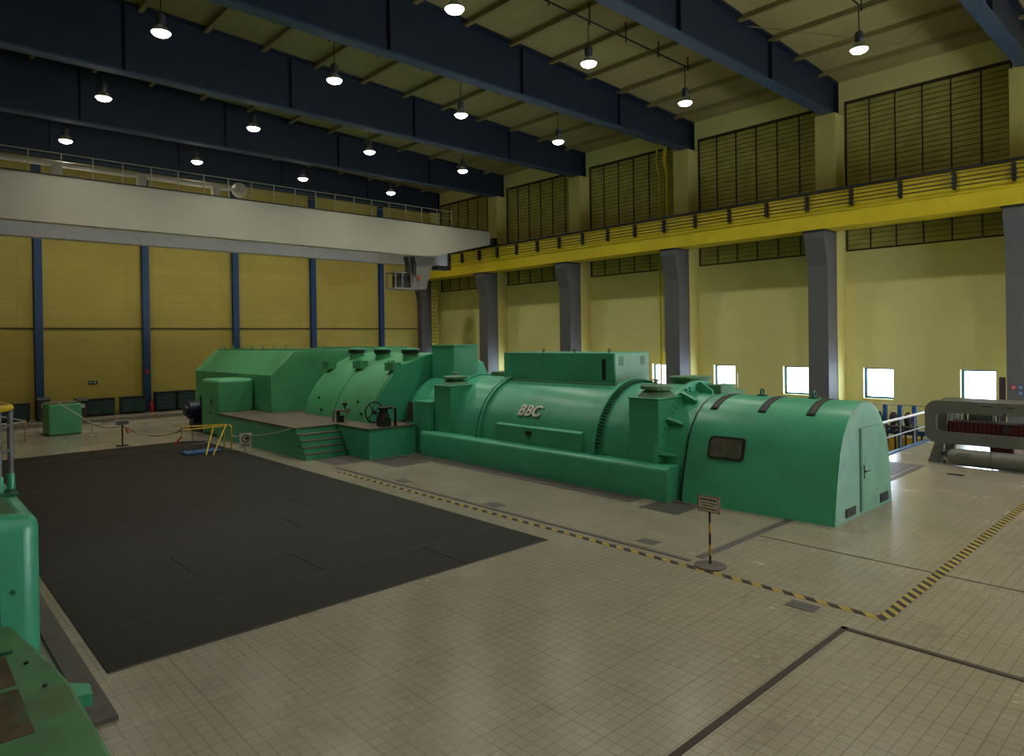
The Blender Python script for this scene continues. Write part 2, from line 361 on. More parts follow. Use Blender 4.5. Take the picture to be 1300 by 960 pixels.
# ================================================================= PENDANT LAMPS
rowlab = {-9.3: 'right-hand', -16.5: 'second', -24.1: 'third', -32.0: 'fourth', -39.9: 'farthest'}
proto = None
def make_lamp(loc, label):
    x, y, z = loc
    t = thing('pendant_lamp', label, 'lamp', loc, 'high bay lamps under the roof')
    b = MB(); b.cyl((x, y, z+.55), (x, y, z+1.52), .018, n=6); b.build('cable', M_dark, t)
    b = MB(); b.lathe([(.02, .60), (.10, .58), (.15, .50), (.15, .28), (.11, .20)], (x, y, z), 'z', 16); b.build('ballast_housing', M_lamphouse, t)
    b = MB(); b.lathe([(.11, .20), (.15, .16), (.24, .06), (.31, -.06), (.30, -.06), (.23, .05), (.10, .17)], (x, y, z), 'z', 24); b.build('reflector', M_reflector, t)
    b = MB(); b.lathe([(.01, .02), (.2, .0), (.295, -.05), (.24, -.13), (.13, -.18), (.01, -.20)], (x, y, z), 'z', 24); b.build('glowing_lens', M_lampglow, t)
    return t
LY = {0: 6.85, 1: 13.1, 2: 19.42, 3: 25.85}
lamps = []
for X in (-9.3, -16.5, -24.1, -32.0, -39.9):
    for j in range(4):
        if X == -9.3 and j < 2: continue
        if X == -16.5 and j < 1: continue
        lamps.append((X, LY[j], j))
posn = {0: 'leftmost', 1: 'second from left', 2: 'second from right', 3: 'rightmost'}
for X, y, j in lamps:
    label = {(-9.3, 3): 'glowing pendant lamp near the top right corner', (-9.3, 2): 'pendant lamp cut off by the top edge, right of centre',
             (-16.5, 1): 'glowing pendant lamp touching the top edge near centre', (-16.5, 2): 'pale green glowing pendant lamp in front of the ceiling, top right of centre',
             (-16.5, 3): 'glowing pendant lamp above the third girder end on the right'}.get((X, j), 'glowing pendant lamp, %s of the %s lamp row' % (posn[j], rowlab[X]))
    loc = (X, y, 14.3)
    if proto is None: proto = make_lamp(loc, label)
    else: dup(proto, loc, label)
    area('lamp_light', (X, y, 14.06), (0, 0, 0), .5, .5, LAMP_W, (1.0, .95, .80), 'DISK')
for i, X in enumerate((-9.3, -16.5, -24.1, -32.0, -39.9)):
    t = thing('conduit_pipe', 'thin dark conduit pipe carrying the %s row of lamps' % ('right-hand', 'second', 'third', 'fourth', 'farthest')[i], 'pipe', (X, 26.2, 15.85), 'lamp conduits under the ceiling')
    b = MB(); b.cyl((X, YL+.1, 15.85), (X, 26.2, 15.85), .035, n=8); b.build('pipe', M_dark, t)
    for k in range(8):
        y = 26.1-2.2*k; b = MB(); b.box(X-.02, X+.02, y-.02, y+.02, 15.7, roofz(y)); b.build('hanger', M_dark, t, smooth=False)

for (p, q, lab) in (((-12.9, 24.6, 15.95), (-9.4, 30.6, 15.85), 'thin diagonal roof brace rod near the third girder end'), ((-9.4, 30.6, 15.85), (-6.0, 27.0, 15.95), 'thin diagonal roof brace rod near the top right corner')):
    b = MB(); b.cyl(p, q, .02, n=6); tag(b.build('roof_brace', M_purlin, at=p), lab, 'brace rod')

# ================================================================= CRANE RUNWAY
t = thing('crane_runway_beam', 'long yellow crane runway beam along the window wall', 'beam', (-5.7, 31.2, 8.83))
b = MB(); b.box(XB+.05, XE-.05, 31.12, 31.2, 8.9, 10.45); b.build('beam_web', M_beamyellow, t, smooth=False)
b = MB(); b.box(XB+.05, XE-.05, 31.05, 32.4, 8.80, 8.90); b.build('bottom_flange', M_beamyellow, t, smooth=False)
b = MB(); b.box(XB+.05, XE-.05, 31.05, 32.4, 10.42, 10.50); b.build('walkway_plate', M_dark, t, smooth=False)
b = MB(); b.box(XB+.05, XE-.05, 31.35, 31.43, 10.50, 10.60); b.build('crane_rail', M_dark, t, smooth=False)
for z in (10.27, 10.10, 9.94, 9.78):
    b = MB(); b.box(XB+.1, XE-.1, 30.93, 30.96, z-.018, z+.018); b.build('conductor_bar', M_dark, t, smooth=False)
b = MB(); b.box(XB+.05, XE-.05, 31.05, 31.12, 9.50, 9.55); b.build('ledge', M_beamyellow, t, smooth=False)
x = -5.75
while x > XB+.5:
    b = MB(); b.box(x-.05, x+.05, 30.95, 31.12, 9.66, 10.36)
    for z in (10.27, 10.10, 9.94, 9.78): b.box(x-.08, x+.08, 30.91, 31.0, z-.05, z+.05)
    b.build('conductor_bracket', M_dark, t, smooth=False); x -= 1.935
for i, x in enumerate(PIL[:-1]):
    lab = ['grey haunched column in the far corner beside the back wall', 'grey haunched column behind the square green duct box', 'grey haunched column, third from the far corner, behind the generator',
           'grey haunched column behind the generator cylinder, beside the yellow pipes', 'grey haunched column behind the green end housing', 'grey haunched column at the right edge with small safety signs', 'grey haunched column beyond the right edge'][i]
    if i == 6: continue
    t = thing('crane_column', lab, 'column', (x, 31.5, 0 if x > PX else -4), 'grey columns carrying the crane beam')
    z0 = 0 if x > PX else -4.0
    b = MB(); b.prism([(31.5, z0), (32.5, z0), (32.5, 8.80), (31.12, 8.80), (31.12, 8.45), (31.5, 7.2)], 'x', x-.45, x+.45); b.build('shaft', M_greycol, t, smooth=False)
    b = MB(); b.box(x-.5, x+.5, 31.08, 32.45, 8.72, 8.80); b.build('bearing_plate', M_dark, t, smooth=False)
for i, y in enumerate((-4.4, .95, 6.3, 11.65, 17.0, 22.45, 28.05)):
    if i == 0: continue
    lab = ['', 'blue steel wall column beyond the left edge', 'blue steel wall column nearest the left edge, above the grey bins', 'blue steel wall column above the red extinguisher', 'blue steel wall column behind the left end of the sloped green hood',
           'blue steel wall column behind the middle of the sloped green hood', 'blue steel wall column nearest the far right corner'][i]
    if i == 1: continue
    t = thing('wall_column', lab, 'column', (XB+.02, y, 0), 'blue columns on the back wall')
    b = MB(); b.box(XB+.02, XB+.05, y-.19, y+.19, 0, 14.3); b.build('rear_flange', M_bluecol, t, smooth=False)
    b = MB(); b.box(XB+.05, XB+.24, y-.03, y+.03, 0, 14.3); b.build('web', M_bluecol, t, smooth=False)
    b = MB(); b.box(XB+.24, XB+.28, y-.19, y+.19, 0, 14.3); b.build('front_flange', M_bluecol, t, smooth=False)

# caged ladder in the far corner and yellow pipes
t = thing('wall_ladder', 'tall thin service ladder in the far corner under the crane beam', 'ladder', (-43.9, 32.9, 0))
for x in (-44.15, -43.5):
    b = MB(); b.cyl((x, 32.3, 0), (x, 32.3, 10.2), .035, n=8); b.build('ladder_rail', M_beamyellow, t)
for k in range(33):
    b = MB(); b.cyl((-44.15, 32.3, .3+.3*k), (-43.5, 32.3, .3+.3*k), .022, n=6); b.build('rung', M_dark, t)
for n_, (x, r, yy) in enumerate(((-22.95, .055, 33.1), (-22.35, .11, 33.05))):
    b = MB(); b.tube([(x, yy, -4), (x, yy, 13.4), (x, yy-.25, 14.2), (x+.6, yy-.9, 15.3), (x+1.0, yy-1.0, 15.9)], r, 10)
    tag(b.build('wall_pipe', M_beamyellow, at=(x, yy, -4)), ('thin yellow vertical pipe on the window wall, left of its thicker twin', 'thick yellow vertical pipe beside the grey column on the window wall')[n_], 'pipe')

# ================================================================= OVERHEAD CRANE
CX = -35.7
t = thing('overhead_crane', 'cream travelling overhead crane spanning the back of the hall', 'crane', (CX, 31.1, 10.6))
def girder_poly(y0, y1, zb, zt): return [(y0, zt), (y1-.2, zt), (y1, zt-.1), (y1, 10.66), (y1-4.7, zb+.06), (y1-5.4, zb), (y0, zb)]
b = MB(); b.prism(girder_poly(YL+1, 31.2, 9.45, 11.55), 'x', CX-.35, CX); b.build('front_girder', M_crane, t, bevel=.015)
b = MB(); b.box(CX-.40, CX+.05, YL+1, 31.0, 11.55, 11.60); b.build('walkway_edge', M_dark, t, smooth=False)
b = MB(); b.prism([(YL+1, 10.03), (29.5, 10.03), (27.5, 9.4), (YL+1, 9.32)], 'x', -40.6, -40.0)
b.build('rear_girder', M_cranegrey, t)
y = 4.75
posts = [4.75+1.22*k for k in range(-2, 20)]
for y in posts:
    b = MB(); b.box(CX-.12, CX-.08, y-.02, y+.02, 11.58, 12.58); b.build('railing_post', M_crane, t, smooth=False)
b = MB(); b.cyl((CX-.1, posts[0], 12.58), (CX-.1, posts[-1], 12.58), .024, n=8); b.build('handrail', M_crane, t)
b = MB(); b.cyl((CX-.1, posts[0], 12.1), (CX-.1, posts[-1], 12.1), .014, n=6); b.build('knee_rail', M_crane, t)
b = MB(); b.cyl((-38.5, YL+2, 12.75), (-38.5, 14.4, 12.68), .15, n=12); b.build('drive_shaft_tube', M_crane, t)
b = MB(); b.sphere((-38.5, 14.9, 12.66), .42, 16); b.build('shaft_motor', M_crane, t)
for y in (-1.2, 2.5, 6.2, 9.9, 13.6):
    b = MB(); b.prism([(y-.22, 12.7), (y+.22, 12.7), (y+.14, 11.5), (y-.14, 11.5)], 'x', -38.65, -38.35); b.build('shaft_bracket', M_crane, t)
b = MB(); b.box(-39.2, -37.8, YL+2, 14.9, 11.3, 11.5); b.build('shaft_deck', M_cranegrey, t)
b = MB(); b.box(-41.5, CX+.3, 31.22, 31.6, 10.62, 11.1); b.build('end_carriage', M_dark, t)
b = MB()
for x in (-41, -35.6): b.cyl((x, 31.3, 10.78), (x, 31.5, 10.78), .18, n=14)
b.build('carriage_wheels', M_dark, t)
# driver's cab hung below the girder near the right end
b = MB(); b.prism([(25.15, 9.5), (26.75, 9.5), (26.05, 7.35), (24.95, 7.35)], 'x', -37.2, -36.2); b.build('cab_hanger', M_cabgrey, t)
b = MB(); b.box(-37.3, -36.2, 23.7, 24.95, 7.30, 7.42); b.box(-37.3, -36.2, 23.7, 24.95, 8.32, 8.40)
for yy in (23.7, 24.2, 24.87):
    for xx in (-37.3, -36.28): b.box(xx, xx+.08, yy, yy+.07, 7.42, 8.32)
cab = b.build('cab_frame', M_cabgrey, t, smooth=False)
b = MB(); b.box(-37.2, -36.5, 24.1, 24.9, 7.42, 8.2); b.build('cab_seat_box', M_bin, cab)
b = MB(); b.tube([(-36.3, 24.55, 9.4), (-36.25, 24.65, 8.9), (-36.25, 24.72, 8.3)], .16, 8); b.tube([(-36.3, 25.05, 9.4), (-36.2, 25.1, 8.9), (-36.2, 25.1, 8.3)], .16, 8); b.build('cable_loop', M_black, t)
b = MB(); b.box(-36.1, -36.08, 25.3, 25.5, 7.95, 8.2); b.build('orange_sign', mat('orange_mark', (.5, .10, .02), .5), t, smooth=False)
b = MB(); b.box(-36.9, -36.2, 26.9, 27.85, 9.0, 10.15); b.build('white_control_box', mat('white_box_paint', (.5, .5, .52), .5), t, bevel=.03)
b = MB(); b.box(-37.1, -36.3, 27.1, 28.2, 8.75, 9.9); b.build('junction_box', M_dark, t, bevel=.02)

# ================================================================= FLOOR THINGS
rows = 14; x1 = -9.42; wd = (29.75-9.42)/rows
for k in range(rows):
    a = x1-k*wd; y0 = 1.96+(.0 if k < 9 else .12*(k-8)*.9); y1 = 9.66
    yj = (7.6, 5.6, 3.9, 6.6)[k % 4]
    t = thing('floor_mat_strip', 'ribbed black floor mat strip, %s of the fourteen counted from the near edge' % ORD[k], 'mat', (a-wd/2, 5.8, 0), 'black floor mat strips laid side by side')
    for p, q in ((y0, yj-.012), (yj+.012, y1)):
        b = MB(); b.box(a-wd+.012, a-.018, p, q, .002, .014); b.build('mat_panel', M_mat, t, smooth=False)
    b = MB(); b.box(a-.018, a-.006, y0, y1, .002, .015); b.build('seam_strip', M_plate, t, smooth=False)
b = MB(); b.box(-19.0, -3.42, 10.20, 10.33, 0, .004); tag(b.build('hazard_tape', M_tape, at=(-3.4, 10.3, 0), smooth=False), 'long yellow and black hazard tape on the floor parallel to the turbine', 'tape')
b = MB(); b.box(-3.55, -3.38, 10.33, 30.0, 0, .004); tag(b.build('hazard_tape', M_tapey, at=(-3.4, 10.3, 0), smooth=False), 'yellow and black hazard tape running away towards the window wall', 'tape')
b = MB(); b.box(-19.8, -6.75, 10.50, 10.60, 0, .012); tag(b.build('cable_cover', M_trench, at=(-6.7, 10.5, 0), smooth=False), 'dark cable cover strip beside the long hazard tape', 'cover strip')
b = MB(); b.box(-6.80, -6.64, 10.80, 14.9, 0, .008); tag(b.build('cable_cover', M_trench, at=(-6.7, 10.8, 0), smooth=False), 'dark cover strip running from the sign stand to the end housing', 'cover strip')
b = MB(); b.box(-6.7, -6.55, 17.95, 23.2, 0, .008); tag(b.build('cable_cover', M_trench, at=(-6.6, 18.0, 0), smooth=False), 'dark cover strip on the bright floor behind the end housing', 'cover strip')
b = MB(); b.box(-6.6, XE-1, 12.82, 12.86, 0, .004); struct(b.build('trim_%d' % tn, M_joint, smooth=False), 'thin dark floor joint'); tn += 1
b = MB(); b.box(-3.76, -3.68, 5.0, 9.60, 0, .012); struct(b.build('trim_%d' % tn, M_joint, smooth=False), 'dark rusty edge of a floor hatch'); tn += 1
b = MB(); b.box(-3.76, XE-1, 9.52, 9.60, 0, .012); struct(b.build('trim_%d' % tn, M_joint, smooth=False), 'dark edge of a floor hatch'); tn += 1
for (x, y, sx, sy, lab) in ((-4.46, 9.92, .42, .28, 'small dark floor plate in front of the hazard tape corner'), (-7.95, 10.98, .42, .28, 'small dark floor plate left of the sign stand'),
        (-12.4, 10.85, .5, .3, 'small dark floor plate in front of the generator, centre'), (-16.4, 10.9, .55, .3, 'small dark floor plate near the mat, left of centre')):
    b = MB(); b.box(x-sx/2, x+sx/2, y-sy/2, y+sy/2, 0, .006); b2 = b.build('floor_plate', M_plate, at=(x, y, 0), smooth=False); tag(b2, lab, 'floor plate', 'small dark floor plates')
for (x0, x1_, y0, y1, lab) in ((-19.7, -10.2, 13.30, 13.86, 'grey floor edging plate along the generator skirt'), (-9.75, -8.7, 13.05, 14.15, 'grey floor plate at the corner between skirt and end housing'),
        (-21.9, -20.05, 10.7, 11.95, 'grey floor plate in front of the green steps'), (-20.02, -18.3, 11.9, 13.25, 'grey floor plate beside the green plinth'), (-7.6, -6.75, 19.2, 23.2, 'grey floor grille behind the end housing')):
    b = MB(); b.box(x0, x1_, y0, y1, 0, .004); tag(b.build('floor_plate', M_trench, at=((x0+x1_)/2, (y0+y1)/2, 0), smooth=False), lab, 'floor plate')
b = MB(); b.box(-5.75, -5.35, 22.1, 22.35, 0, .006); tag(b.build('floor_plate', M_dark, at=(-5.5, 22.2, 0), smooth=False), 'tiny dark floor slot in front of the grey cylinder', 'floor plate')
b = MB(); b.box(-44, -8.2, 1.55, 1.80, 0, .05); tag(b.build('cable_cover', M_trench, at=(-9, 1.7, 0), smooth=False), 'dark cover strip between the left green machine and the mat', 'cover strip')

# ================================================================= END HOUSING (tapered arch cover)
CY = 16.17
HP = [(0, 1.68), (.35, 1.625), (.69, 1.56), (1.1, 1.465), (1.5, 1.36), (1.8, 1.215), (2.05, 1.03), (2.25, .82), (2.38, .60), (2.46, .36), (2.50, .12)]
def half(z):
    for (a, ha), (c, hc) in zip(HP, HP[1:]):
        if a <= z <= c: return ha+(hc-ha)*(z-a)/(c-a)
    return .0
EX0, EX1 = -9.35, -5.8
def kx(x): return 1.155+(1.0-1.155)*(x-EX0)/(EX1-EX0)
def arch(x, ex=0.0, f=1.0):
    k = kx(x)*f; L_ = [(x, CY-h*k-ex, z) for z, h in HP]; R_ = [(x, CY+h*k+ex, z) for z, h in HP[::-1]]
    return L_+R_
t = thing('end_housing', 'arched green end housing with door and side window at the generator right end', 'housing', (-7.5, CY, 0))
b = MB(); b.loft([arch(EX0), arch(-7.6), arch(EX1)]); b.build('shell', M_green, t)
b = MB(); b.loft([arch(EX1, 0, .985), [(EX1+.02, y, z*.99+.003) for _, y, z in arch(EX1, 0, .95)]]); pan = b.build('end_panel', mat('faded_green_panel', (.11, .25, .165), .5, var=.12, scale=2.5, dirt=(.2, .22, .17), dirt_amt=.5), t)
b = MB(); b.box(EX1+.02, EX1+.05, 15.80, 17.22, .07, 1.93)
dpoly = [(15.80, .07), (17.62, .07), (17.60, .9), (17.42, 1.60), (17.18, 1.93), (15.80, 1.93)]
b = MB(); b.prism(dpoly, 'x', EX1+.02, EX1+.05); door = b.build('door', mat('faded_green_door', (.105, .24, .155), .5, var=.14, scale=2.5, dirt=(.2, .22, .17), dirt_amt=.5), t, bevel=.006)
b = MB(); b.box(EX1+.05, EX1+.056, 15.83, 15.87, .1, 1.90); b.build('hinge_seam', M_greendark, door, smooth=False)
b = MB(); b.box(EX1+.05, EX1+.065, 15.96, 16.0, .8, 1.1); b.cyl((EX1+.05, 15.98, .97), (EX1+.12, 15.98, .97), .015); b.cyl((EX1+.11, 15.90, .97), (EX1+.11, 16.18, .96), .014); b.build('handle', M_dark, door)
def grille(y0, y1, z0, z1, par, x=EX1+.03):
    b = MB(); b.box(x, x+.02, y0, y1, z0, z1); g = b.build('vent_grille', M_black, par, smooth=False)
    b = MB()
    for k in range(6): b.box(x+.02, x+.03, y0+.02, y1-.02, z0+.02+(z1-z0-.04)*k/6, z0+.03+(z1-z0-.04)*k/6)
    b.build('grille_bars', M_dark, g, smooth=False)
grille(14.98, 15.50, .10, .28, t); grille(16.92, 17.42, .10, .30, door, EX1+.05)
def side_pt(x, z, off): return (x, CY-half(z)*kx(x)-off, z)
def side_plate(u0, u1, z0, z1, off, rr=.08, n=5):
    cs = []
    for cx, cz, a0 in ((u1-rr, z1-rr, 0), (u0+rr, z1-rr, 90), (u0+rr, z0+rr, 180), (u1-rr, z0+rr, 270)):
        for k in range(n+1):
            a = radians(a0+90*k/n); cs.append((cx+rr*cos(a), cz+rr*sin(a)))
    return [side_pt(x, z, off) for x, z in cs]
ring_o, ring_i = side_plate(-8.78, -7.88, 1.10, 1.62, .035, .10), side_plate(-8.72, -7.94, 1.15, 1.57, .035, .07)
b = MB(); b.loft([side_plate(-8.78, -7.88, 1.10, 1.62, -.03, .10), ring_o]); wfr = b.build('side_window', M_black, t)
b = MB(); b.loft([ring_i, side_plate(-8.72, -7.94, 1.15, 1.57, .042, .07)]); b.build('glass', M_coverglass, wfr)
for sx in (-8.98, -7.75, -6.62):
    pts = []
    for dz in (2.19, 2.25, 2.38, 2.46, 2.50): pts.append((CY-half(dz)*kx(sx)-.006, dz+.012))
    pts += [(2*CY-y, z) for y, z in pts[::-1]]
    b = MB(); n = len(pts); w = .095
    b.add([(sx+s, y, z) for s in (-w, w) for y, z in pts], [(i, i+1, n+i+1, n+i) for i in range(n-1)])
    o = b.build('rubber_band', M_black, t); so = o.modifiers.new('s', 'SOLIDIFY'); so.thickness = .012
for x in (-8.25, -6.95):
    b = MB(); b.cyl((x, 16.25, 2.50), (x, 16.25, 2.53), .13, n=12); b.torus((x, 16.25, 2.60), .075, .026, 'x', 16, 6); b.build('lifting_eye', M_greendark, t)
b = MB(); b.loft([arch(EX0-.02, .012), arch(EX0+.02, .012)]); b.build('dark_seam', M_black, t)

# ================================================================= GENERATOR
AY, AZ, R0 = 16.15, .80, 1.90
def ringpts(x, R, n=40, zb=0.0):
    p = [(x, AY-R, zb)]
    for k in range(n+1):
        a = pi-pi*k/n; p.append((x, AY+R*cos(a), AZ+R*sin(a)))
    return p+[(x, AY+R, zb)]
t = thing('generator', 'large green cylindrical generator with BBC lettering on its side', 'generator', (-14.4, AY, 0)); GEN = t
b = MB(); b.loft([ringpts(-21.35, R0-.03), ringpts(-19.0, R0-.03)]); b.build('inner_casing', M_green, t)
b = MB(); b.loft([ringpts(-19.0, R0+.02), ringpts(-17.05, R0)]); b.build('left_casing', M_green, t)
b = MB(); b.loft([ringpts(-17.05, R0), ringpts(-11.95, R0)]); cas = b.build('main_casing', M_green, t)
b = MB(); b.loft([ringpts(-11.95, R0), ringpts(-10.05, R0)]); b.build('right_casing', M_green, t)
b = MB(); b.loft([ringpts(-17.12, R0+.10), ringpts(-17.03, R0+.10)]); b.loft([ringpts(-16.97, R0+.10), ringpts(-16.88, R0+.10)]); b.build('left_flange_ring', M_green, t)
b = MB(); b.loft([ringpts(-17.03, R0+.05), ringpts(-16.97, R0+.05)]); b.build('flange_gap', M_greendark, t)
b = MB(); b.loft([ringpts(-12.12, R0+.13), ringpts(-12.02, R0+.13)]); b.build('bolted_flange_ring', M_green, t)
b = MB()
for k in range(2, 63):
    a = pi-pi*k/64; c, s = cos(a), sin(a); p = Vector((-11.95, AY+(R0+.06)*c, AZ+(R0+.06)*s))
    b.cyl(p-Vector((.1, 0, 0)), p+Vector((.09, 0, 0)), .030, n=6)
b.build('flange_bolts', M_greendark, t)
b = MB(); b.loft([ringpts(-19.05, R0+.07), ringpts(-18.93, R0+.07)]); b.build('joint_ring', M_green, t)
b = MB(); b.loft([ringpts(-10.10, R0+.12), ringpts(-9.98, R0+.12)]); ef = b.build('end_flange', M_green, t)
b = MB(); b.loft([ringpts(-9.98, R0-.18), ringpts(-9.37, R0-.24)]); b.build('end_shield', M_green, t)
for k in range(5):
    a = radians(171-27*k); c, s = cos(a), sin(a); ra, rb = R0-.22, R0+.09
    if AZ+ra*s < .85: continue
    ux = Vector((0, c, s)); tx = Vector((0, -s, c))*.035; o_ = Vector((-9.98, AY, AZ))
    v = [o_+ux*ra, o_+ux*rb, o_+ux*rb+Vector((.06, 0, 0)), o_+ux*(ra+.10)+Vector((.40, 0, 0)), o_+ux*ra+Vector((.40, 0, 0))]
    b = MB(); b.loft([[p-tx for p in v], [p+tx for p in v]]); b.build('gusset', M_green, t, smooth=False)
b = MB()
for k in range(34):
    a = radians(178-5.2*k)
    for rr in (R0-.06, R0+.03):
        if k % 4 == 3: continue
        p = Vector((-9.98, AY+rr*cos(a), AZ+rr*sin(a))); b.cyl(p, p+Vector((.035, 0, 0)), .024, n=6)
b.build('shield_bolts', M_greendark, t)
# access plate, nameplate, lettering
b = MB(); b.prism([(14.18, .5), (14.18, 1.36), (14.45, 1.42), (14.6, .5)], 'x', -16.1, -12.55); ap = b.build('access_plate', M_green, t, bevel=.015)
b = MB(); b.box(-14.72, -14.48, 14.155, 14.18, 1.13, 1.25); b.cyl((-14.6, 14.15, 1.07), (-14.6, 14.18, 1.07), .035, n=8); b.build('nameplate', M_dark, ap)
cu = bpy.data.curves.new('t', 'FONT'); cu.body = 'BBC'; cu.size = .50; cu.extrude = .02; cu.shear = .25; cu.space_character = 1.06; cu.offset = .012
to = bpy.data.objects.new('t', cu); COL.objects.link(to); dg = bpy.context.evaluated_depsgraph_get(); dg.update()
tm = bpy.data.meshes.new_from_object(to.evaluated_get(dg)); bpy.data.objects.remove(to)
bm = bmesh.new(); bm.from_mesh(tm); bmesh.ops.triangulate(bm, faces=bm.faces)
w0 = min(v.co.x for v in bm.verts); w1 = max(v.co.x for v in bm.verts); sc = .98/(w1-w0)
for v in bm.verts:
    u, h, d = (v.co.x-w0)*sc, v.co.y, v.co.z; a = radians(180-27)-h/R0; r = R0+.035+d
    v.co = Vector((-15.33+u, AY+r*cos(a), AZ+r*sin(a)))-Vector(GEN['_o'])
bm.to_mesh(tm); bm.free(); tm.materials.clear(); tm.materials.append(mat('silver_letters', (.62, .6, .55), .35, metal=.2)); tm.name = 'lettering'
lo = bpy.data.objects.new('lettering', tm); COL.objects.link(lo); lo.parent = GEN; lo['label'] = 'raised silver letters BBC'
# long skirt box along the foot
sk = [(13.87, 0), (13.87, .70), (13.89, .77), (13.94, .82), (14.02, .84), (14.55, .84), (14.55, 0)]
b = MB(); b.prism(sk, 'x', -19.75, -9.50); b.build('skirt', M_green, t)
sk2 = [(2*AY-y, z) for y, z in sk[::-1]]; b = MB(); b.prism(sk2, 'x', -19.75, -9.5); b.build('skirt', M_green, t)
def turret(x0, x1, y0, y1, zt):
    b = MB(); b.box(x0, x1, y0, y1, .80, zt); b.box(x0-.025, x1+.025, y0-.025, y1+.02, zt, zt+.035); tr = b.build('turret', M_green, GEN, bevel=.012)
    cx, cy = (x0+x1)/2, (y0+y1)/2+.05; z = zt+.035
    b = MB(); b.lathe([(.50, 0), (.36, .14), (.30, .15), (.30, .19), (.42, .19), (.42, .27), (.36, .31), (.12, .33), (.01, .33)], (cx, cy, z), 'z', 20); hl = b.build('hatch_lid', M_greendusty, tr, smooth=False)
    b = MB(); b.cyl((cx, cy, z+.31), (cx, cy, z+.43), .05, n=8); b.torus((cx, cy, z+.43), .10, .018, 'z', 12, 6); b.build('lid_knob', M_steel, hl)
turret(-10.87, -9.95, 14.2, 15.30, 2.44); turret(-19.35, -18.40, 14.2, 15.25, 2.42)
b = MB(); b.box(-20.30, -19.42, 14.0, 14.9, 0, 1.86); b.build('side_cabinet', M_green, t, bevel=.015)
b = MB(); b.prism([(-20.82, 1.1), (-20.40, 1.1), (-20.40, 1.8), (-20.62, 1.8)], 'y', 13.98, 14.03); b.build('dark_cover', M_bin, t)
# manhole cover and fittings on top near the end shield
b = MB(); b.lathe([(.55, -.2), (.55, .14), (.60, .14), (.60, .20), (.02, .22)], (-10.8, 17.0, 2.68), 'z', 28); b.build('top_manhole', M_greendusty, t)
b = MB(); b.box(-9.95, -9.55, 16.5, 17.3, 2.4, 2.70); b.box(-9.85, -9.6, 17.3, 17.9, 2.2, 2.52); b.build('top_bracket', M_greendusty, t, bevel=.02)
b = MB(); b.box(-18.6, -17.25, 16.2, 17.3, 2.6, 2.86); b.build('top_slab', M_greendusty, t, bevel=.02)
b = MB(); b.tube([(-9.5, 17.3, 2.6), (-9.5, 17.3, 2.98), (-10.2, 17.9, 2.98)], .012, 6); b.build('thin_rod', M_steel, t)

# boxes on top
b = MB(); b.prism([(15.72, 2.58), (15.72, 3.57), (17.45, 3.57), (17.45, 2.58)], 'x', -17.35, -12.55); tc_ = b.build('terminal_box', M_green, t, bevel=.02, label='long box with louvred end on top')
b = MB(); b.box(-17.4, -12.45, 15.60, 17.55, 2.55, 2.66); b.build('base_flange', M_greendusty, tc_, bevel=.01)
b = MB(); b.box(-12.55, -12.53, 15.76, 17.41, 2.66, 3.54); b.build('end_plate', mat('pale_green_plate', (.22, .38, .28), .5, var=.08), tc_, smooth=False)
b = MB()
for y in (15.92, 16.98):
    for k in range(6): b.box(-12.53, -12.52, y, y+.22, 3.20+.045*k, 3.22+.045*k)
b.build('louvre_slots', M_black, tc_, smooth=False)
def slotpoly(x, z0, z1, w=.07, n=6):
    return [(x+w*cos(pi*k/n), z1+w*sin(pi*k/n)) for k in range(n+1)]+[(x-w*cos(pi*k/n), z0-w*sin(pi*k/n)) for k in range(n+1)]
b = MB(); b.prism(slotpoly(-12.93, 2.83, 3.32), 'y', 15.705, 15.72); b.build('dark_slot', M_hole, tc_, smooth=False)
for x in (-15.7, -14.35, -12.95):
    b = MB(); b.cyl((x, 16.0, 3.57), (x, 16.0, 3.60), .03, n=8); b.torus((x, 16.0, 3.64), .045, .012, 'y', 12, 6); b.build('lifting_eye', M_dark, tc_)
b = MB(); b.box(-21.3, -19.93, 15.55, 16.72, 2.5, 3.80); db = b.build('duct_box', M_green, t, bevel=.015, label='square duct box standing up on the left')
b = MB(); b.box(-21.33, -19.90, 15.52, 16.75, 3.80, 3.84); b.build('duct_lid', M_green, db)

# ================================================================= LOW PRESSURE TURBINE DRUM
def drum(x, f=1.0, zb=1.05, n=36):
    a_, c_ = 3.28*f, 2.93*f; th = math.asin(max(-1, min(1, (zb-.6)/c_))); p = []
    for k in range(n+1):
        a = pi-th-(pi-2*th)*k/n; p.append((x, AY+a_*cos(a), .6+c_*sin(a)))
    return p
t = thing('turbine_drum', 'large green half-barrel turbine casing with two arched sections', 'turbine', (-24, AY, 1.05))
b = MB(); b.loft([drum(-26.7), drum(-24.3)]); b.build('rear_section', M_green2, t)
b = MB(); b.loft([drum(-24.24), drum(-21.5)]); b.build('front_section', M_green2, t)
b = MB(); b.loft([drum(-24.32, .997), drum(-24.22, .997)]); b.build('section_seam', M_greendark, t)
ep = [(y, z) for _, y, z in drum(0, 1.0)]
ep = [(y, z) for y, z in ep if y < 13.9]+[(14.05, 3.12), (14.6, 3.17), (15.3, 3.42), (16.15, 3.60), (17.0, 3.42), (17.7, 3.17), (18.25, 3.12)]+[(y, z) for y, z in ep if y > 18.4]
b = MB(); b.prism(ep, 'x', -21.62, -21.45); b.build('end_plate', M_green, t)
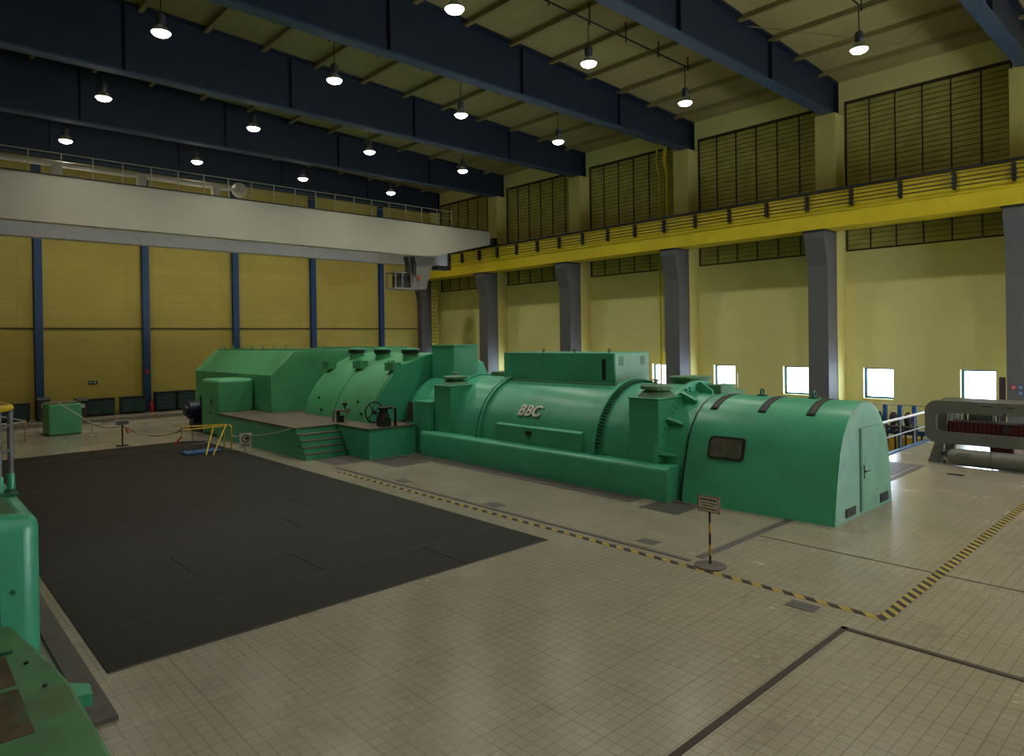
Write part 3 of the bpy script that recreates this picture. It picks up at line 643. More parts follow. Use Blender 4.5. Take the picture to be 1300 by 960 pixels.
for i, x in enumerate((-26.0, -23.95, -21.95)):
    b = MB(); b.lathe([(.31, -.15), (.29, .22)], (x, 15.0, 3.30), 'z', 22); v = b.build('relief_valve', M_green2, t)
    b = MB(); b.lathe([(.34, .22), (.34, .36)], (x, 15.0, 3.30), 'z', 22); b.build('black_band', M_black, v)
    b = MB(); b.lathe([(.36, .36), (.36, .40), (.05, .45), (.01, .45)], (x, 15.0, 3.30), 'z', 22); b.build('valve_cap', M_green, v)
for x, y, z in ((-24.3, 14.1, 2.98), (-21.75, 14.0, 2.95), (-26.6, 13.95, 2.92)):
    b = MB(); b.box(x-.28, x+.28, y-.12, y+.25, z-.05, z+.26)
    for k in range(4): b.cyl((x-.2+.13*k, y, z+.26), (x-.2+.13*k, y, z+.34), .03, n=6)
    b.build('flange_lug', M_green2, t)
for x, z in ((-25.8, 1.75), (-25.3, 1.3), (-22.7, 1.75), (-22.2, 1.35)):
    yy = AY-3.28*sqrt(max(0, 1-((z-.6)/2.93)**2)); b = MB(); b.cyl((x, yy-.06, z), (x, yy+.03, z), .045, n=8); b.build('plug', M_dark, t)

# ================================================================= CONDENSER HOOD, ROUNDED HOUSING, PLATFORM
HX0, HX1 = -37.6, -28.1
t = thing('turbine_hood', 'big green hood with sloped sides at the far left end of the turbine', 'hood', (-33, AY, 0))
hp = [(12.1, 0), (12.1, 2.62), (13.13, 3.67), (19.17, 3.67), (20.2, 2.62), (20.2, 0)]
b = MB(); b.prism(hp, 'x', HX0, HX1); b.build('hood_body', M_green2, t, bevel=.04)
b = MB(); b.box(HX0+.1, HX1, 13.25, 13.4, 3.67, 3.74); b.box(HX0+.1, HX1, 18.9, 19.05, 3.67, 3.74); b.box(HX1-.15, HX1, 13.4, 18.9, 3.67, 3.74); b.build('top_rim', M_green2, t)
for k in range(7):
    b = MB(); b.cyl((HX1-1.2-1.25*k, 13.32, 3.74), (HX1-1.2-1.25*k, 13.32, 3.80), .035, n=8); b.torus((HX1-1.2-1.25*k, 13.32, 3.85), .06, .02, 'x', 12, 6); b.build('lifting_eye', M_green2, t)
for k in range(3):
    b = MB(); b.cyl((HX1-.08, 14.6+1.6*k, 3.74), (HX1-.08, 14.6+1.6*k, 3.84), .05, n=8); b.build('rim_bolt', M_green2, t)
b = MB(); b.box(-31.9, -29.9, 10.48, 12.10, 0, 2.46); t2 = thing('rounded_housing', 'green box housing with rounded edges in front of the sloped hood', 'housing', (-31, 11.3, 0)); b.build('housing_body', M_green2, t2, bevel=.16, segs=4)
b = MB(); b.box(-30.6, -30.5, 10.45, 10.48, 1.35, 1.6); b.box(-30.75, -30.66, 10.45, 10.48, .95, 1.05); b.build('small_latch', M_deck, t2, smooth=False)

t = thing('turbine_platform', 'raised green platform with brown deck and five steps beside the turbine', 'platform', (-25, 12, 0))
LP_ = [(-29.88, 10.46), (-22.3, 10.46), (-22.3, 12.02), (-20.1, 12.02), (-20.1, 13.90), (-21.44, 13.90), (-21.44, 20.2), (-28.08, 20.2), (-28.08, 12.09), (-29.88, 12.09)]
b = MB(); b.prism(LP_, 'z', .0, 1.01); b.build('platform_body', M_green, t, smooth=False)
LD = [(-29.88, 10.43), (-22.27, 10.43), (-22.27, 11.99), (-20.07, 11.99), (-20.07, 13.93), (-21.42, 13.93), (-21.42, 20.2), (-28.08, 20.2), (-28.08, 12.08), (-29.88, 12.08)]
b = MB(); b.prism(LD, 'z', 1.01, 1.05); b.build('deck_plate', M_deck, t, smooth=False)
n = 5; run = .72/n; rise = 1.05/(n+.0)
for k in range(n-1):
    b = MB(); x1_ = -21.58-k*run; b.box(-22.3, x1_, 10.46, 12.02, k*rise, (k+1)*rise-.03); sp = b.build('step', M_green, t, smooth=False)
    b = MB(); b.box(-22.3, x1_+.02, 10.46, 12.02, (k+1)*rise-.03, (k+1)*rise); b.build('tread', M_deck, sp, smooth=False)
# handwheel valve
t = thing('handwheel_valve', 'black handwheel with grey gearbox on the green plinth', 'valve', (-20.8, 12.8, 1.05))
b = MB(); b.torus((-20.95, 12.75, 1.50), .36, .028, 'x', 32, 8); hw = b.build('handwheel', M_black, t)
b = MB()
for a in (0, 90): 
    r_ = radians(a+35); b.bar((-20.95, 12.75-.36*cos(r_), 1.5-.36*sin(r_)), (-20.95, 12.75+.36*cos(r_), 1.5+.36*sin(r_)), .03)
b.cyl((-21.0, 12.75, 1.5), (-20.5, 12.75, 1.5), .035, n=10); b.lathe([(.07, -.05), (.07, .05)], (-20.95, 12.75, 1.5), 'x', 12); b.build('spokes', M_dark, hw)
b = MB(); b.box(-20.62, -20.25, 12.62, 13.0, 1.05, 1.34); b.lathe([(.20, 0), (.20, .12), (.15, .2), (.15, .32), (.22, .34), (.22, .40), (.03, .43)], (-20.42, 12.8, 1.32), 'z', 16); b.build('gearbox', M_dark, t, bevel=.015)
b = MB(); b.tube([(-20.35, 12.95, 1.7), (-20.1+.02, 13.05, 1.68), (-20.15, 13.1, 1.4), (-20.15, 13.1, 1.05)], .05, 8); b.build('drain_pipe', M_black, t)
t = thing('pipe_valve', 'small grey pipe valve with a black knob at the top of the steps', 'valve', (-22.6, 12.35, 1.05))
b = MB(); b.tube([(-23.2, 12.35, 1.05), (-23.2, 12.35, 1.38), (-23.05, 12.35, 1.46), (-22.1, 12.4, 1.52)], .045, 8); b.build('pipe', M_steel, t)
b = MB(); b.cyl((-22.9, 12.4, 1.05), (-22.9, 12.4, 1.42), .07, n=12); b.cyl((-22.7, 12.4, 1.05), (-22.7, 12.4, 1.3), .12, n=12); b.build('valve_body', M_dark, t)
b = MB(); b.cyl((-22.4, 12.4, 1.45), (-22.4, 12.4, 1.68), .03, n=8); b.sphere((-22.4, 12.4, 1.73), .085); b.build('valve_knob', M_black, t)
b = MB(); b.cyl((-22.15, 12.4, 1.42), (-22.15, 12.4, 1.60), .07, n=10); b.cyl((-22.3, 12.4, 1.05), (-22.3, 12.4, 1.5), .02, n=8); b.build('flow_gauge', M_steel, t)

# ================================================================= SIGN STANDS, CHAINS
def textlines(par, x0, y, z0, w, h, lines, name='sign_text'):
    for k, (s_, sz) in enumerate(lines):
        cu = bpy.data.curves.new('t', 'FONT'); cu.body = s_; cu.size = 1; cu.extrude = .02; cu.align_x = 'CENTER'
        to = bpy.data.objects.new('t', cu); COL.objects.link(to); dg = bpy.context.evaluated_depsgraph_get(); dg.update()
        me = bpy.data.meshes.new_from_object(to.evaluated_get(dg)); bpy.data.objects.remove(to)
        xs = [v.co.x for v in me.vertices]; sw = (max(xs)-min(xs)); f = min(sz/.72, w*.9/sw)
        for v in me.vertices:
            u, hh = v.co.x*f*1.0, v.co.y*f; v.co = Vector((x0+u, y-.002, z0+h*(1-(k+.85)/(len(lines)+.3))+hh))-Vector(par['_o'])
        me.materials.clear(); me.materials.append(M_text); o = bpy.data.objects.new(name, me); COL.objects.link(o); o.parent = par
t = thing('sign_stand', 'warning sign plate on a yellow and black pole beside the long hazard tape', 'sign', (-6.34, 10.53, 0))
b = MB(); b.lathe([(.27, 0), (.27, .025), (.05, .05), (.02, .05)], (-6.34, 10.53, 0), 'z', 28); b.build('base_disc', M_trench, t)
b = MB(); b.cyl((-6.34, 10.53, .04), (-6.34, 10.53, .98), .020, n=10); b.build('pole', M_pole, t)
sgn = MB(); cang = radians(8)
b = MB(); b.box(-6.545, -6.135, 10.505, 10.52, .955, 1.225); pl = b.build('sign_plate', M_white, t, smooth=False)
b = MB()
for p in ((-6.55, -6.13, .95, .963), (-6.55, -6.13, 1.217, 1.23), (-6.55, -6.537, .95, 1.23), (-6.143, -6.13, .95, 1.23)): b.box(p[0], p[1], 10.498, 10.522, p[2], p[3])
b.build('red_border', mat('faded_red', (.22, .06, .05), .6), pl, smooth=False)
# the lines of small print cannot be read in the photograph: dark word-length marks stand in the same places
b = MB(); rnd = random.Random(3)
for z, hgt, x0_, x1_ in ((1.165, .030, -6.51, -6.18), (1.105, .016, -6.50, -6.18), (1.060, .016, -6.46, -6.24), (1.005, .018, -6.51, -6.19)):
    x = x0_
    while x < x1_:
        w = rnd.uniform(.03, .075); w = min(w, x1_-x); b.box(x, x+w, 10.5035, 10.505, z-hgt/2, z+hgt/2); x += w+.012
b.build('print_lines', M_text, pl, smooth=False)
t = thing('sign_stand', 'small dark sign stand on the bare floor behind the black mat', 'sign', (-30.3, 6.95, 0))
b = MB(); b.lathe([(.22, 0), (.22, .03), (.02, .05)], (-30.3, 6.95, 0), 'z', 20); b.build('base_disc', M_dark, t)
b = MB(); b.cyl((-30.3, 6.95, .04), (-30.3, 6.95, .85), .03, n=8); b.build('pole', M_joint, t)
b = MB(); b.box(-30.32, -30.28, 6.72, 7.18, .84, 1.0); sp = b.build('sign_plate', M_greyrail, t, smooth=False)
b = MB(); b.box(-30.325, -30.275, 6.68, 7.22, 1.0, 1.025); b.build('pale_top_strip', M_white, sp, smooth=False)
b = MB(); b.cyl((-30.25, 7.05, .72), (-30.2, 7.14, .5), .03, n=6); b.build('red_tag', M_red, t)
def chain(name, a, c, sag, label, m_=M_rw, r=.022):
    b = MB(); P = []
    for k in range(17):
        s_ = k/16; p = Vector(a).lerp(Vector(c), s_); p.z -= sag*4*s_*(1-s_); P.append(p)
    b.tube(P, r, 6); o = b.build(name, m_, at=a); tag(o, label, 'barrier chain'); return o
chain('barrier_chain', (-30.3, 6.98, .80), (-26.5, 8.0, .85), .3, 'red and white barrier chain sagging between the sign stand and the yellow frame')
chain('barrier_chain', (-34.0, 6.63, .62), (-30.3, 6.92, .80), .12, 'red and white barrier chain between the white post and the small sign stand')
chain('barrier_chain', (-35.9, 5.75, 1.46), (-34.0, 6.6, .65), .0, 'pale rope slanting down across the green cubic cabinet', M_white, .018)
t = thing('barrier_post', 'white barrier post on the floor right of the green cubic cabinet', 'post', (-34, 6.65, 0))
b = MB(); b.cyl((-34, 6.65, 0), (-34, 6.65, .62), .03, n=8); b.cyl((-34, 6.9, 0), (-34, 6.9, .62), .02, n=8); b.build('upright', M_white, t)
b = MB(); b.box(-34.03, -33.97, 6.62, 6.95, .60, .65); b.build('top_bar', M_white, t)
b = MB()
chain('barrier_rope', (-25.55, 9.45, .62), (-25.1, 9.62, .60), .04, 'pale rope from the yellow frame to the hanging notice', M_white, .014)
chain('barrier_rope', (-25.1, 9.98, .60), (-22.6, 10.40, 1.02), .08, 'pale rope from the hanging notice up to the platform edge', M_white, .014)
t = thing('hanging_notice', 'white notice with a round symbol hanging on the rope by the green platform', 'sign', (-25.1, 9.8, 0))
ny, nz, nx = 9.80, .42, -25.1
b = MB(); b.box(nx-.006, nx+.006, ny-.22, ny+.22, nz-.27, nz+.27); pl = b.build('notice_plate', M_white, t, smooth=False)
b = MB(); b.torus((nx+.012, ny, nz+.07), .13, .018, 'x', 24, 6); b.cyl((nx+.006, ny+.03, nz+.07), (nx+.012, ny+.03, nz+.07), .055, n=14); b.build('round_symbol', M_text, pl)
b = MB()
for z in (nz-.14, nz-.19): b.box(nx+.006, nx+.009, ny-.14, ny+.14, z-.012, z+.012)
b.build('print_lines', M_text, pl, smooth=False)
b = MB(); b.cyl((nx-.03, ny, 0), (nx-.03, ny, nz+.25), .012, n=6); b.build('thin_stake', M_dark, t)

# yellow hatch guard frame on the mat
t = thing('hatch_guard_rail', 'yellow tubular guard rail round a blue framed hatch on the black mat', 'railing', (-25.9, 8.7, .02))
def yt(name, pts, r=.026, m_=M_railyellow): b = MB(); b.tube(pts, r, 8); return b.build(name, m_, t)
yt('top_rail', [(-26.5, 8.0, .97), (-25.95, 9.32, .97), (-25.85, 9.42, .97), (-25.6, 9.42, .97), (-25.55, 9.45, .93), (-25.55, 9.45, .02)])
yt('top_rail', [(-26.15, 8.02, .88), (-25.75, 9.2, .95)])
yt('post', [(-25.95, 9.32, .97), (-25.92, 9.34, .02)])
yt('handrail', [(-26.2, 9.05, .97), (-25.28, 8.45, .02)])
yt('handrail', [(-25.8, 9.35, .97), (-25.05, 8.62, .02)])
yt('thin_post', [(-26.5, 8.0, .97), (-26.45, 8.02, .02)], .012, M_greyrail); yt('thin_post', [(-26.05, 8.25, .90), (-26.05, 8.25, .02)], .012, M_greyrail)
yt('knee_rail', [(-26.48, 8.02, .45), (-25.55, 9.43, .45)], .015, M_steel); yt('knee_rail', [(-26.05, 8.25, .35), (-25.4, 9.0, .45)], .015, M_steel)
b = MB(); b.box(-26.5, -25.75, 7.95, 9.2, .022, .07); b.build('blue_hatch_frame', M_blue, t, smooth=False)
b = MB(); b.tube([(-26.5, 7.98, .6), (-26.5, 7.9, .5), (-26.5, 7.78, .32)], .03, 6); b.build('red_white_tag', M_red, t)

# ================================================================= THINGS ALONG THE BACK WALL
t = thing('cubic_cabinet', 'bright green cubic cabinet standing alone on the left floor', 'cabinet', (-36.6, 6.0, 0))
b = MB(); b.box(-37.6, -36.0, 5.36, 6.63, .02, 1.40); b.build('cabinet_body', M_green2, t, bevel=.06, segs=3)
b = MB(); b.box(-37.62, -36.05, 5.42, 6.60, 1.40, 1.43); b.build('dusty_top', M_deck, t, smooth=False)
def bin_(y, h, label):
    t = thing('waste_bin', label, 'bin', (-43.5, y, 0), 'grey wheeled bins by the back wall')
    b = MB(); b.loft([[(-43.85, y-.22, .08), (-43.35, y-.22, .08), (-43.35, y+.22, .08), (-43.85, y+.22, .08)], [(-43.92, y-.29, h-.1), (-43.25, y-.29, h-.1), (-43.25, y+.29, h-.1), (-43.92, y+.29, h-.1)]]); bb = b.build('bin_body', M_bin, t, bevel=.02)
    b = MB(); b.loft([[(-43.95, y-.32, h-.1), (-43.22, y-.32, h-.1), (-43.22, y+.32, h-.1), (-43.95, y+.32, h-.1)], [(-43.9, y-.26, h), (-43.3, y-.26, h), (-43.3, y+.26, h), (-43.9, y+.26, h)]]); b.build('lid', M_bin, t)
    b = MB(); b.box(-43.285, -43.27, y-.10, y+.12, h*.55, h*.74); b.build('paper_label', M_white, bb, smooth=False)
    for s_ in (-.2, .2):
        b = MB(); b.cyl((-43.8, y+s_-.03, .09), (-43.8, y+s_+.03, .09), .09, n=14); b.build('wheel', M_black, t)
bin_(6.25, 1.26, 'grey wheeled bin at the foot of the left blue column'); bin_(8.0, 1.10, 'grey bin half hidden behind the green cubic cabinet')
for y0, y1, h, dr, lab in ((4.2, 5.75, .92, 0, 'low teal cabinet at the left end of the back wall'), (8.4, 9.75, .95, 0, 'low teal cabinet right of the second grey bin'),
        (10.1, 11.35, .95, 0, 'low teal cabinet left of the red extinguisher'), (11.95, 13.0, 1.12, 4, 'teal drawer cabinet right of the red extinguisher'), (13.15, 14.15, 1.12, 4, 'teal drawer cabinet next to the navy machine')):
    t = thing('tool_cabinet', lab, 'cabinet', (-44.4, (y0+y1)/2, 0), 'teal cabinets along the back wall')
    b = MB(); b.box(-44.70, -44.02, y0, y1, .12, h); b.build('cabinet_body', M_tool, t, bevel=.01)
    b = MB(); b.box(-44.72, -43.97, y0-.03, y1+.03, h, h+.05); b.build('top', M_dark, t)
    b = MB(); b.box(-44.70, -44.1, y0+.04, y1-.04, 0, .12); b.build('plinth', M_black, t)
    nd = dr or 2
    for k in range(nd):
        b = MB()
        if dr: b.box(-44.02, -43.995, y0+.03, y1-.03, .15+(h-.18)*k/nd, .13+(h-.18)*(k+1)/nd)
        else: b.box(-44.02, -43.995, y0+.03+(y1-y0-.06)*k/2, y0+.01+(y1-y0-.06)*(k+1)/2, .15, h-.03)
        dd = b.build('drawer' if dr else 'door', M_tool, t)
        b = MB(); zc = (.14+(h-.18)*(k+.8)/nd) if dr else h*.6; yc_ = (y0+y1)/2 if dr else (y0+y1)/2+(-.08 if k == 0 else .08)
        b.box(-43.995, -43.97, yc_-(.25 if dr else .01), yc_+(.25 if dr else .01), zc-(.012 if dr else .08), zc+(.012 if dr else .08)); b.build('handle', M_greyrail, dd, smooth=False)
t = thing('fire_extinguisher', 'red fire extinguisher at the foot of the second blue column', 'extinguisher', (-44.2, 11.78, 0))
b = MB(); b.lathe([(.10, .03), (.115, .06), (.115, .55), (.08, .64), (.03, .68)], (-44.25, 11.74, 0), 'z', 18); b.build('cylinder', M_red, t)
b = MB(); b.box(-44.29, -44.13, 11.72, 11.76, .68, .74); b.tube([(-44.2, 11.76, .7), (-44.1, 11.84, .6), (-44.1, 11.86, .25)], .015, 6); b.build('valve_and_hose', M_black, t)
b = MB(); b.box(XB+.30, XB+.31, 11.55, 11.72, 2.3, 2.5); tag(b.build('fire_sign', M_red, at=(XB+.3, 11.6, 2.3), smooth=False), 'tiny red sign on the second blue column', 'sign')
t = thing('exit_sign', 'small green and white escape sign on the yellow back wall', 'sign', (XB+.02, 8.85, 1.8))
b = MB(); b.box(XB+.01, XB+.03, 8.62, 9.10, 1.80, 1.98); sp = b.build('sign_plate', M_exit, t, smooth=False)
b = MB(); b.prism([(8.66, 1.88), (8.74, 1.93), (8.74, 1.90), (8.86, 1.90), (8.86, 1.87), (8.74, 1.87), (8.74, 1.84)], 'x', XB+.03, XB+.034); b.box(XB+.03, XB+.034, 8.93, 8.99, 1.82, 1.96); b.build('arrow_and_figure', M_white, sp, smooth=False)
t = thing('pump_machine', 'dark navy pump unit beside the left end of the green hood', 'machine', (-33.0, 10.8, 0))
b = MB(); b.box(-33.6, -32.0, 10.5, 11.25, 0, .35); b.build('bedplate', M_navy, t, bevel=.02)
b = MB(); b.cyl((-33.3, 10.35, .95), (-33.3, 11.2, .95), .40, n=22); b.cyl((-33.3, 10.2, .95), (-33.3, 10.35, .95), .25, n=18); b.build('motor', M_navy, t)
b = MB(); b.box(-32.9, -32.0, 10.75, 11.2, .1, 1.62); b.cyl((-32.4, 11.0, 1.6), (-32.4, 11.0, 1.8), .12, n=12); b.build('terminal_box', M_black, t, bevel=.02)
b = MB(); b.box(-33.6, -33.0, 10.5, 11.1, .3, .6); b.build('feet', M_navy, t)
t = thing('barrier_trestle', 'small red and white barrier trestle at the left edge behind the mat', 'barrier', (-34.8, 4.1, 0))
for y in (3.75, 4.35):
    b = MB(); b.cyl((-34.7, y, 0), (-34.7, y, .95), .03, n=8); b.build('leg', mat('faded_red_white', (.40, .22, .17), .6, var=.4, scale=9), t)
b = MB(); b.bar((-34.7, 3.2, .82), (-34.7, 4.4, .85), .05); b.bar((-34.7, 3.7, .45), (-34.7, 4.4, .45), .04); b.build('crossbar', M_white, t)
b = MB(); b.bar((-35.5, 3.4, 1.15), (-34.7, 4.35, .88), .05); b.build('slanted_bar', M_white, t)

# ================================================================= LEFT GREEN MACHINE (foreground)
t = thing('left_machine', 'green machine block with rounded edges at the left edge, carrying a guard rail', 'machine', (-12, 0, 0))
b = MB(); b.box(-20.0, -8.88, -2.2, 1.235, 0, 2.20); b.build('machine_body', M_green, t, bevel=.16, segs=4)
b = MB(); b.box(-8.88, -8.865, -1.6, .86, .25, 1.92); dp = b.build('inset_panel', mat('deep_green_panel', (.010, .15, .075), .5, var=.1), t, smooth=False)
b = MB()
for z in (1.90, .27): b.box(-8.865, -8.855, -1.6, .86, z-.012, z+.012)
b.box(-8.865, -8.855, .85, .87, .25, 1.92); b.build('panel_gap', M_black, dp, smooth=False)
b = MB()
for z in (.75, 1.4): b.cyl((-8.88, .98, z), (-8.85, .98, z), .025, n=8)
b.build('bolt', M_greendark, t)
b = MB(); b.box(-19.9, -9.05, .2, 1.04, 2.20, 2.212); b.build('dusty_top', M_greendusty, t, smooth=False)
t = thing('guard_rail', 'grey guard rail with yellow handrail on the left green machine', 'railing', (-10.3, .9, 2.2))
for x, y in ((-10.50, 1.16), (-10.28, 1.02), (-10.0, .0)):
    b = MB(); b.cyl((x, y, 2.38), (x, y, 3.22), .032, n=10); pp = b.build('post', M_greyrail, t)
    b = MB(); b.cyl((x, y, 2.20), (x, y, 2.42), .045, n=10); b.build('green_socket', M_green, pp)
for z in (2.72, 3.02):
    b = MB(); b.tube([(-10.50, 1.16, z), (-10.28, 1.02, z-.03), (-10.0, 0, z)], .020, 8); b.build('knee_rail', M_greyrail, t)
b = MB(); b.tube([(-12.5, 1.0, 3.30), (-10.50, 1.16, 3.24), (-10.28, 1.02, 3.24), (-10.0, 0.0, 3.24)], .045, 8); b.build('yellow_handrail', M_railyellow, t)
b = MB(); b.box(-10.5, -10.1, .85, 1.2, 2.2, 2.222); b.build('rail_base_plate', M_greendark, t, smooth=False)
t = thing('dusty_lid', 'dusty green machine lid with peeling panels at the bottom left corner', 'cover', (-7, 0, 0))
LPY = [(-8.62, -1.5), (-8.62, .78), (-8.50, .93), (-7.25, 1.08), (-6.7, 1.13), (-4.5, 1.13), (-4.5, -1.5)]
b = MB(); b.loft([[(x*1.0-.0, y+.08, 0) for x, y in LPY], [(x, y+.05, 1.02) for x, y in LPY], [(x+(.03 if x < -8 else 0), y-.02, 1.19) for x, y in LPY]]); b.build('lid_body', M_greendusty, t, bevel=.02)
rust = mat('peeling_rusty_green', (.075, .055, .032), .7, var=.45, scale=5, dirt=(.05, .16, .09), dirt_amt=.8)
for x0, x1_ in ((-8.45, -7.75), (-7.66, -6.95), (-6.85, -6.0)):
    b = MB(); b.box(x0, x1_, -1.4, .78 if x0 > -8 else .70, 1.188, 1.198); b.build('rusty_panel', rust, t, smooth=False)
b = MB(); b.bar((-7.7, -1.4, 1.205), (-7.7, .84, 1.205), .03, .02); b.build('seam_strip', M_greendark, t)
b = MB(); b.cyl((-7.35, .90, 1.19), (-7.35, .90, 1.21), .018, n=10); b.cyl((-6.75, .95, 1.19), (-6.75, .95, 1.21), .018, n=10); b.build('lid_bolt', M_dark, t)
b = MB(); b.prism([(-6.95, 1.1), (-6.75, 1.27), (-6.55, 1.25), (-6.6, 1.1)], 'z', 1.0, 1.10); b.build('lug', M_green, t)

# ================================================================= RIGHT: STATOR FRAME MACHINE
t = thing('winding_frame', 'long grey frame holding a maroon finned winding at the right edge', 'machine', (-4, 24.6, 0))
def frame_side(y0, y1, nm):
    def rr(x0, x1, z0, z1, r, n=6):
        o = []
        for cx, cz, a0 in ((x1-r, z1-r, 0), (x0+r, z1-r, 90), (x0+r, z0+r, 180), (x1-r, z0+r, 270)):
            for k in range(n+1): a = radians(a0+90*k/n); o.append((cx+r*cos(a), cz+r*sin(a)))
        return o
    o_ = rr(-6.82, 1.5, .62, 1.93, .34); i_ = rr(-6.52, 1.2, .96, 1.56, .14)
    b = MB(); n = len(o_)
    b.loft([[(x, y0, z) for x, z in o_], [(x, y1, z) for x, z in o_]], True, False); b.loft([[(x, y0, z) for x, z in i_], [(x, y1, z) for x, z in i_]], True, False)
    for y in (y0, y1): b.loft([[(x, y, z) for x, z in o_], [(x, y, z) for x, z in i_]], True, False)
    return b.build(nm, M_greypaint, t, bevel=.02)
frame_side(24.0, 24.22, 'front_frame'); frame_side(25.2, 25.42, 'rear_frame')
b = MB(); b.box(-6.45, 1.2, 24.2, 25.22, 1.88, 1.93); b.build('top_plate', M_greypaint, t)
b = MB(); b.box(-6.35, 1.1, 24.25, 25.18, .64, .74); b.build('bottom_plate', M_greypaint, t)
b = MB(); b.box(-6.28, 1.0, 24.32, 25.1, .80, 1.27); b.build('maroon_winding', M_maroon, t)
b = MB(); b.cyl((-4.75, 24.22, 1.12), (-4.75, 24.3, 1.12), .10, n=16); b.build('round_port', M_dark, t)
for x, y in ((-6.45, 24.0), (-6.45, 25.2), (.8, 24.0), (.8, 25.2)):
    b = MB(); b.prism([(x-.30, 0), (x+.08, 0), (x+.15, .64), (x-.10, .64)], 'y', y, y+.22); b.build('leg', M_greypaint, t, bevel=.01)
b = MB(); b.torus((-6.2, 24.7, 1.22), .18, .02, 'x', 18, 6); b.cyl((-6.35, 24.7, 1.2), (-6.0, 24.7, 1.2), .03, n=8); b.build('steel_ring', M_steel, t)
b = MB(); b.box(-5.3, -5.05, 23.985, 24.0, 1.80, 1.83); b.box(-4.7, -4.5, 23.985, 24.0, 1.79, 1.82); b.cyl((-5.75, 23.98, 1.66), (-5.75, 24, 1.66), .025, n=8); b.cyl((-4.75, 23.98, 1.6), (-4.75, 24, 1.6), .035, n=8); b.build('slots', M_black, t)
b = MB(); b.box(-5.2, -4.6, 24.35, 24.9, .38, .66); b.build('red_motor', mat('deep_red_paint', (.20, .008, .012), .45), t, bevel=.06)
t = thing('grey_cylinder', 'long grey cylinder lying on the floor in front of the grey frame', 'cylinder', (-4, 23.7, 0))
b = MB(); b.lathe([(.02, -6.12), (.18, -6.10), (.24, -6.0), (.25, -5.9), (.25, .9), (.2, 1.0), (.02, 1.02)], (0, 23.75, .27), 'x', 28); b.build('shell', M_greypaint, t)
b = MB(); b.torus((-5.0, 23.75, .27), .252, .012, 'x', 28, 6); b.torus((-3.9, 23.75, .27), .252, .012, 'x', 28, 6); b.tube([(-5.85, 23.52, .34), (-5.8, 23.48, .42), (-5.5, 23.48, .42)], .015, 6); b.build('straps', M_dark, t)
t = thing('chain_hoist', 'thin dark chain and hook hanging beside the grey frame leg', 'chain', (-6.3, 23.9, 0))
b = MB(); b.cyl((-6.3, 23.9, .05), (-6.3, 23.9, .64), .015, n=6); b.sphere((-6.3, 23.9, .35), .07); b.sphere((-6.27, 23.9, .08), .06); b.build('chain', M_dark, t)
for i in range(4):
    x = -6.75+i*.12
    b = MB(); b.torus((x, 26.2, 1.20), .40, .05, 'x', 28, 8); tag(b.build('steel_ring', M_steel, at=(x, 26.2, .8)), 'grey steel ring behind the grey frame, %s from the left' % ORD[i], 'ring', 'steel rings behind the grey frame')
for i in range(7):
    x = -6.15+i*.12
    b = MB(); b.torus((x, 26.2, 1.20), .40, .045, 'x', 28, 8); tag(b.build('dark_coil', M_dark, at=(x, 26.2, .8)), 'dark coil behind the grey frame, %s from the left' % ORD[i], 'coil', 'dark coils behind the grey frame')
t = thing('coil_rack', 'low grey rack carrying the rings and coils behind the grey frame', 'rack', (-6, 26.2, 0))
b = MB(); b.box(-6.9, -5.2, 25.95, 26.05, .70, .78); b.box(-6.9, -5.2, 26.35, 26.45, .70, .78); b.build('rack_beam', M_greyrail, t)
for x in (-6.85, -5.3):
    for y in (26.0, 26.4):
        b = MB(); b.box(x-.04, x+.04, y-.04, y+.04, 0, .7); b.build('leg', M_greyrail, t)
b = MB(); b.prism([(31.40, 0), (31.45, 0), (31.48, 2.30), (31.43, 2.30)], 'x', -6.38, -6.17); tag(b.build('leaning_board', M_wood, at=(-6.27, 31.4, 0)), 'tall narrow dark board standing against the right-hand grey column', 'board')
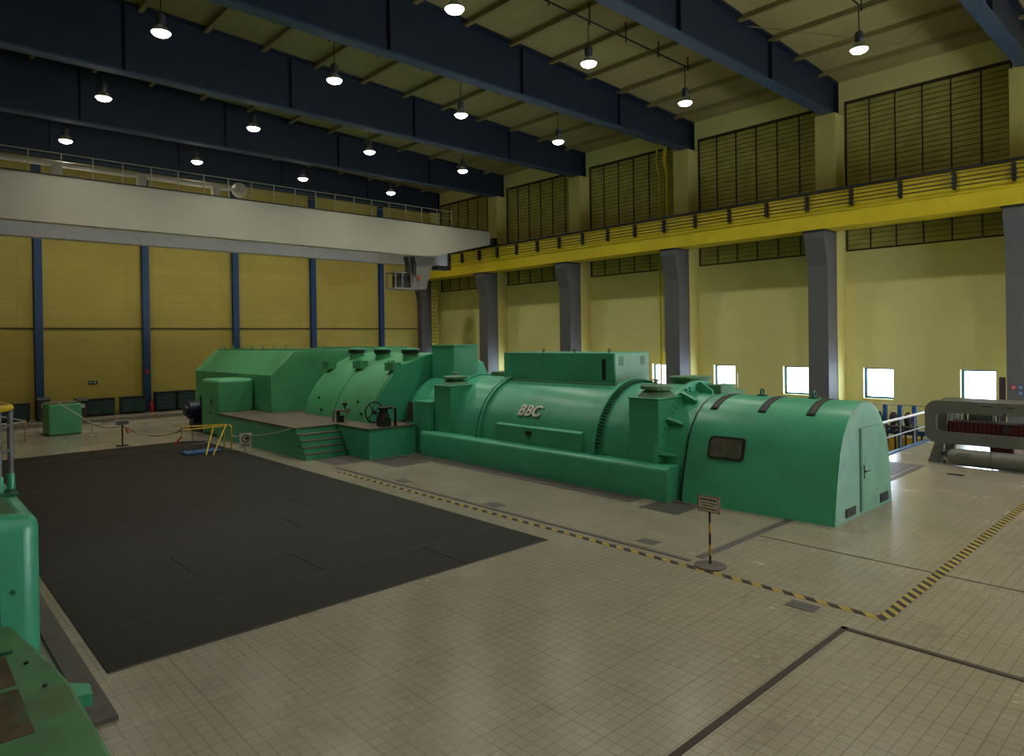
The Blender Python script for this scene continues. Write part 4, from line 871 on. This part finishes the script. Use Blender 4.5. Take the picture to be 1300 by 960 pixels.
for x0, z0, w, h, m_, lab in ((-6.02, 1.84, .17, .17, M_red, 'small red square safety sign on the right-hand grey column'), (-5.80, 1.84, .17, .17, M_blue, 'blue square sign right of the red one on the grey column'), (-5.80, 1.62, .17, .17, M_blue, 'blue and white square sign, lowest on the grey column'), (-5.58, 1.73, .17, .28, M_white, 'white sign at the right edge of the photo on the grey column')):
    t = thing('safety_sign', lab, 'sign', (x0, 31.49, z0), 'safety signs on the grey column')
    b = MB(); b.box(x0, x0+w, 31.485, 31.495, z0, z0+h); p_ = b.build('sign_plate', m_, t, smooth=False)
    b = MB(); b.torus((x0+w/2, 31.483, z0+h/2), .045, .008, 'y', 16, 5); b.bar((x0+w*.3, 31.483, z0+h*.3), (x0+w*.7, 31.483, z0+h*.7), .015); b.build('symbol', M_white if m_ != M_white else M_text, p_)

# railing of the basement opening
t = thing('steel_railing', 'shiny steel railing along the basement opening behind the end housing', 'railing', (PX, 27, 0))
b = MB(); b.cyl((PX, PY, 1.08), (PX, 32.3, 1.08), .045, n=10); b.build('handrail', mat('bright_steel', (.75, .74, .74), .3, metal=.2), t)
b = MB(); b.cyl((PX, PY, .55), (PX, 32.3, .55), .025, n=8); b.build('knee_rail', M_steel, t)
for k in range(8):
    y = PY+.15+1.5*k; b = MB(); b.cyl((PX, y, .03), (PX, y, 1.06), .03, n=8); b.build('post', M_steel, t)
# blue pipe rack with black valves in the basement opening
t = thing('pipe_rack', 'blue steel pipe rack standing in the basement opening', 'rack', (-12, 31.4, -4))
for x in (-9.3, -9.85, -10.42, -11.0, -11.6): 
    b = MB(); b.box(x-.075, x+.075, 31.33, 31.47, -4, 1.0); b.build('upright', M_blue, t)
b = MB(); b.box(-12.7, -8.9, 31.3, 31.5, -.22, -.02); b.build('blue_beam', M_blue, t)
b = MB(); b.cyl((-12.7, 31.4, 1.0), (-8.9, 31.4, 1.02), .012, n=6); b.build('top_wire', M_dark, t)
for x in (-9.3, -9.85, -10.42, -11.0, -11.6):
    b = MB(); b.sphere((x-.20, 31.25, .45), .17, 10, 1.7); b.cyl((x-.20, 31.25, -.04), (x-.20, 31.25, .75), .07, n=8); b.torus((x-.1, 31.2, .12), .2, .04, 'y', 16, 6)
    b.cyl((x-.32, 31.2, .10), (x+.2, 31.2, .10), .09, n=10); b.build('black_valve', M_dark, t)
for k, x in enumerate((-9.0, -9.2, -9.6, -10.0, -10.3, -10.6)):
    b = MB(); b.tube([(x, 31.25, -.05), (x+.03, 31.2, -1), (x-.05, 31.2, -2.5), (x, 31.2, -4)], .04, 6)
    b.build('hose', M_dark if k % 2 else M_joint, t)

for o in bpy.data.objects:
    if '_o' in o.keys(): del o['_o']
